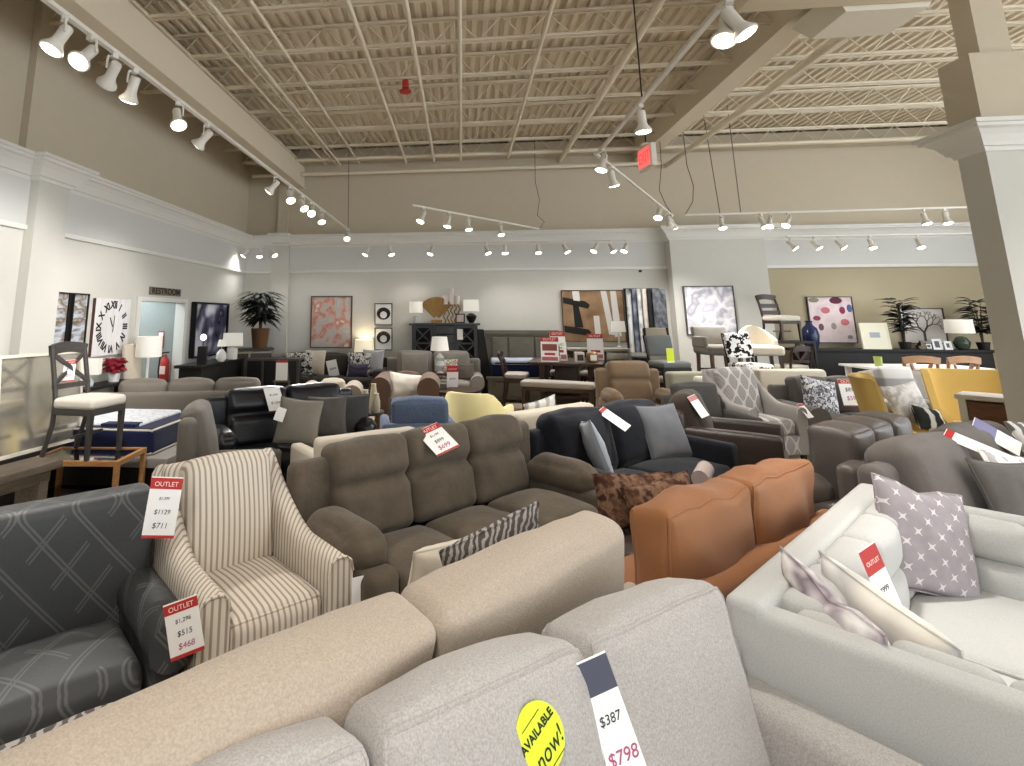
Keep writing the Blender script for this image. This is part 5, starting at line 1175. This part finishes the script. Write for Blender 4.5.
def limb(p, a, l, w, d):
    q = (p[0] + math.sin(a) * l, -.034, p[2] + math.cos(a) * l)
    if abs(q[0]) > .37 or q[2] > .66 or q[2] < .04: return
    mm.bar(p, q, w, .004, (0, 1, 0))
    if d:
        for s in (-1, 1): limb(q, a + s * (.35 + .4 * rn.random()), l * .78, w * .68, d - 1)
limb((0, -.034, .05), 0, .17, .045, 6); mm.build('tree_drawing', plain('bark_ink', '4a4444', .8), tp)
lamp('lamp with a wide white shade and a green glass base on the black console', (9.45, 11.95, 1.07), 0, .26, .42, .26, plain('green_glass', '3c4a3e', .15), [(.05, 0), (.1, .04), (.13, .14), (.07, .24), (.02, .26)], SHADE, taper=.95)
for i, (x, w, h, lb) in enumerate(((8.85, .13, .13, 'small dark square frame left of the tree picture on the console'), (9.0, .16, .2, 'white mounted frame standing under the tree picture'), (9.18, .13, .16, 'small white frame standing by the green glass lamp'))): framed('photo_frame', lb, 'picture', (x, 11.92, 1.07), 0, w, h, plain('photo_grey', '4c4c54', .5), (BLKM, CERW, CERW)[i], .02, .02, tilt=8, matm=CERW, mw=.02)
v = M().lathe([(0, 0), (.07, .01), (.09, .07), (.05, .13), (.02, .15), (.03, .17), (0, .17)], 18).build('mercury_vase', plain('mercury', 'c9c9c9', .12, 1), None, smooth=True); v.location = (8.74, 11.95, 1.07); tag(v, 'round mercury glass vase in front of the palm', 'vase')
# light oak dining chairs and low sofas beyond the yellow wing chairs
OAK = wood('oak_light', '9a7350', 'b58c66', .5)
oc1 = side_chair('oak_chair', 'light wooden chair with a forked splat nearest the blue vase', (6.95, 9.8, 0), 172, F_SEAT, OAK, W=.46, D=.44, SH=.48, BH=1.08, style='vee'); dup(oc1, (7.5, 9.85, 0), 184, 'light wooden chair with a forked splat in front of the tall palm')
t = thing('dining_table', 'white dining table behind the row of grey sofas', 'table', (7.5, 10.5, 0)); blk('top', CERW, -.9, .9, -.4, .4, .84, .88, t)
for sx in (-1, 1):
    for sy in (-1, 1): M().leg(sx * .8, sy * .32, 0, .84, .05, .07).build('leg', CERW, t)
v = M().lathe([(0, 0), (.05, 0), (.06, .16), (.05, .16), (.04, .02), (0, .02)], 16).build('tumbler', plain('lime_glass', 'a4b060', .2), None, smooth=True); v.location = (6.85, 10.3, .88); tag(v, 'lime green tumbler on the white dining table', 'glass')
v = M().lathe([(0, 0), (.06, 0), (.07, .12), (.06, .12), (.05, .02), (0, .02)], 16).build('cup', CERW, None, smooth=True); v.location = (7.3, 10.25, .88); tag(v, 'white cup on the white dining table', 'cup')
F_PG = fabric('cloth_cloud', 'a8a8aa', .06, 200, .2)
seat('sofa', 'pale grey sofa in the far row behind the yellow wing chairs', 'sofa', (8.0, 8.85, 0), 4, 1.9, .8, .84, F_PG, n=3, AH=.62, aw=.18, bt=.2, back='pillow')
pillow('white pillow standing on the pale grey far sofa', (8.1, 8.7, .5), -10, .6, .5, .16, fabric('cloth_white', 'd8d6d4', .04, 200, .2), 10); pillow('ash grey pillow leaning beside the white one on the far sofa', (7.65, 8.65, .5), 6, .5, .44, .15, F_PEWT, 12)
for i, (x, lb, m) in enumerate(((9.45, 'white patterned price board on the low stand by the column', 'print_board'), (10.2, 'leafy patterned picture board leaning on the low stand', 'print_board2'))): framed('picture_board', lb, 'board', (x * .93, 9.9, .62), -6, .6, .42, pattern(m, 'blotch', ('e6e4e0', 'a9aaa6', 'e6e4e0', '6d7466'), 7), CERW, .015, .03, tilt=14)
t = thing('low_stand', 'low dark stand carrying the picture boards', 'stand', (9.15, 9.98, 0)); blk('body', BLACKW, -.8, .8, -.18, .18, 0, .62, t)
# seats in the middle distance, right of centre
seat('recliner', 'tan suede recliner right of the dining table', 'armchair', (2.48, 8.55, 0), 4, .94, .92, 1.06, fabric('suede_tan', '75624d', .1, 60, .3), n=1, AH=.64, aw=.17, bt=.24, back='recl', arm='pad', fh=.92, lean=14)
seat('slipper_chair', 'dark grey armchair with a flat square back before the tan recliner', 'armchair', (2.92, 7.28, 0), 14, .78, .78, .86, fabric('cloth_iron', '4e4c48', .1, 160, .3), n=1, AH=.56, aw=.1, bt=.16, fh=.74)
for x, y, m, lb in ((3.98, 9.0, F_SEAT, 'pale cream slipper chair left of the damask armchair'), (3.62, 9.25, fabric('cloth_sage', '979584', .05, 200, .2), 'pale sage slipper chair behind the cream one')): seat('slipper_chair', lb, 'armchair', (x - .36 + .19 * (x < 3.9), y - .65 + .38 * (x < 3.9), 0), 10, .62, .66, .86, m, n=1, back='tight', sides=(), fh=.86)
DAM = pattern('damask', 'ogee', ('97938f', 'c6c2be'), 6.5); F_DAM = fabric('cloth_dove', '9d9894', .06, 200, .2)
dth = 14; DL = (3.6, 7.62, 0)
club('damask_armchair', 'grey damask armchair with plain sweeping arms', DL, dth, .76, .72, 1.04, DAM, F_DAM, SH=.47, AH0=.62)
price_tag('white tag with a red edge on the arm of the damask armchair', local(DL, dth, (.37, -.26, .66)), 40, .16, .18, tilt=35, head='', hh=.03, foot=False, lettering=False)
seat('loveseat', 'charcoal fabric loveseat with a mottled pillow, behind the left yellow wing chair', 'sofa', (4.85, 8.05, 0), 4, 1.35, .88, .88, fabric('cloth_graph', '64605c', .08, 200, .25), n=2, AH=.6, aw=.22, arm='roll', bt=.22, fh=.78)
pillow('black and white mottled pillow on the charcoal loveseat', (4.52, 7.9, .48), 14, .5, .44, .15, pattern('print_mottle', 'blotch', ('d9d9da', '5a5c66', 'c4c4c8', '8d8f98'), 14), 14, 12)
price_tag('red-headed price sheet on the back of the charcoal loveseat', (5.0, 8.12, .89), 4, .26, .34, tilt=10, lines=(('$899', .26, INK), ('$599', .28, INKP)), hh=.06)
seat('settee', 'cream settee with a curved tufted back behind the charcoal loveseat', 'sofa', (4.85, 8.93, 0), 5, 1.0, .62, .92, F_CREAM, n=1, back='tight', AH=.6, aw=.1, fh=.92)
seat('settee', 'taupe settee with a soft rounded back beside the cream one', 'sofa', (6.22, 8.92, 0), 0, 1.15, .7, .9, F_LG, n=1, back='pillow', AH=.6, aw=.12, fh=.76)
# yellow wing chairs
YW = fabric('cloth_mustard', 'c8a75e', .06, 200, .25)
def wing(label, loc, rot, m, W=.86, D=.8, BH=1.05):
    t = thing('wing_chair', label, 'armchair', loc, rot); four_legs(t, W * .75, D * .85, .2, DARKLEG(), w=.04)
    Soft((0, -.06, .38), (W - .22, D - .18, .16), .05, (0, .01, .03), .002).build('seat_cushion', m, t); mm = M(); K = 40; R = 18; sm = lambda x: max(0, min(1, x)) ** 2 * (3 - 2 * max(0, min(1, x)))
    for i in range(K + 1):
        a = -1 + 2 * i / K; s = math.copysign(1, a); q = abs(a)
        for side in (0, 1):
            rg = range(R + 1) if not side else reversed(range(R + 1))
            for j in rg:
                k = j / R; z = .2 + k * (BH - .2) * (1 if q < .55 else 1 - .05 * (q - .55) / .45)
                flare = .02 + .1 * k ** 1.5; hw = W / 2 - .06; e = .065 * side
                if q < .6:
                    an = q / .6 * PI / 2; x = s * (hw - e) * abs(math.sin(an)) ** .8; y = D / 2 - .04 + .14 * k - e * math.cos(an) - .2 * (1 - abs(math.cos(an)) ** .8)
                else: x = s * (hw - e); y = D / 2 - .24 + .14 * k - (.5 - .46 * sm((k - .22) / .3)) * (q - .6) / .4
                x *= 1 + flare * min(1, q * 1.5)
                mm.v.append((x, y, z))
    L = 2 * (R + 1)
    mm.f = [(i * L + j, i * L + (j + 1) % L, (i + 1) * L + (j + 1) % L, (i + 1) * L + j) for i in range(K) for j in range(L)] + [tuple(range(L)), tuple(K * L + j for j in reversed(range(L)))]
    o = mm.build('shell', m, t, smooth=True); return t
YLL = (4.75, 6.75, 0); YRL = (6.05, 7.45, 0)
wing('mustard yellow wing chair holding a striped lumbar pillow', YLL, 58, YW); wing('mustard yellow wing chair behind the white-topped cabinet', YRL, -18, YW, W=.95)
F_CHK = pattern('print_lumbar', 'stripes', ('2c2e2c', 'dcdad2'), 5)
pillow('cream lumbar pillow with a black striped band on the left yellow wing chair', local(YLL, 40, (.02, -.14, .52)), 24, .42, .24, .12, F_CHK, 18, 10)
pillow('white floral pillow behind the lumbar pillow on the yellow wing chair', local(YLL, 40, (.12, .0, .54)), 14, .44, .44, .14, pattern('print_flowers', 'soft', ('e4e2de', 'b4b0ac', 'e9e7e4', 'cfcdc8'), 7), 14, -8)
F_BST = pattern('band_stripe', 'stripes', ('cfcfd0', '9b9ca0'), 3.4, (0, PI / 2, 0))
seat('slipper_chair', 'grey and white banded armchair between the two yellow wing chairs', 'armchair', (5.86, 8.38, 0), 2, .6, .6, 1.0, F_BST, n=1, AH=.6, aw=.08, bt=.16, fh=.86)
t = thing('cabinet', 'brown cabinet with a thick white top beside the column', 'cabinet', (5.72, 6.72, 0), -48); WCH = plain('chalk_white', 'cfccc4', .6)
blk('top', WCH, -.42, .42, -.22, .22, .82, .87, t); c = M().box(-.4, -.34, -.2, .2, 0, .82).box(.34, .4, -.2, .2, 0, .82).box(-.34, .34, .17, .2, .08, .82); c.build('frame', WCH, t)
for s in (-1, 1): d = blk('door', wood('door_brown', '5e3c22', '7a5030'), (s < 0) * -.335 + (s > 0) * .005, (s < 0) * -.005 + (s > 0) * .335, -.195, -.16, .08, .8, t); M().lathe([(0, 0), (.012, .0), (.014, .02), (0, .024)], 10).build('knob', BLKM, d).location = (s * .04, -.2, .45)
# seats hidden between the groups
seat('loveseat', 'cream loveseat seen from behind, behind the black velvety loveseat', 'sofa', (.72, 6.35, 0), 222, 1.25, .75, .82, F_CREAM, n=1, AH=.6, aw=.14, bt=.2, fh=.76, back='tight')
pillow('white and grey striped pillow on the cream loveseat behind the black one', (.85, 6.42, .48), 200, .38, .36, .14, pattern('print_soft_stripe', 'stripes', ('dcdad4', 'a9a7a2'), 9, (0, .5, 0)), 16, 14)
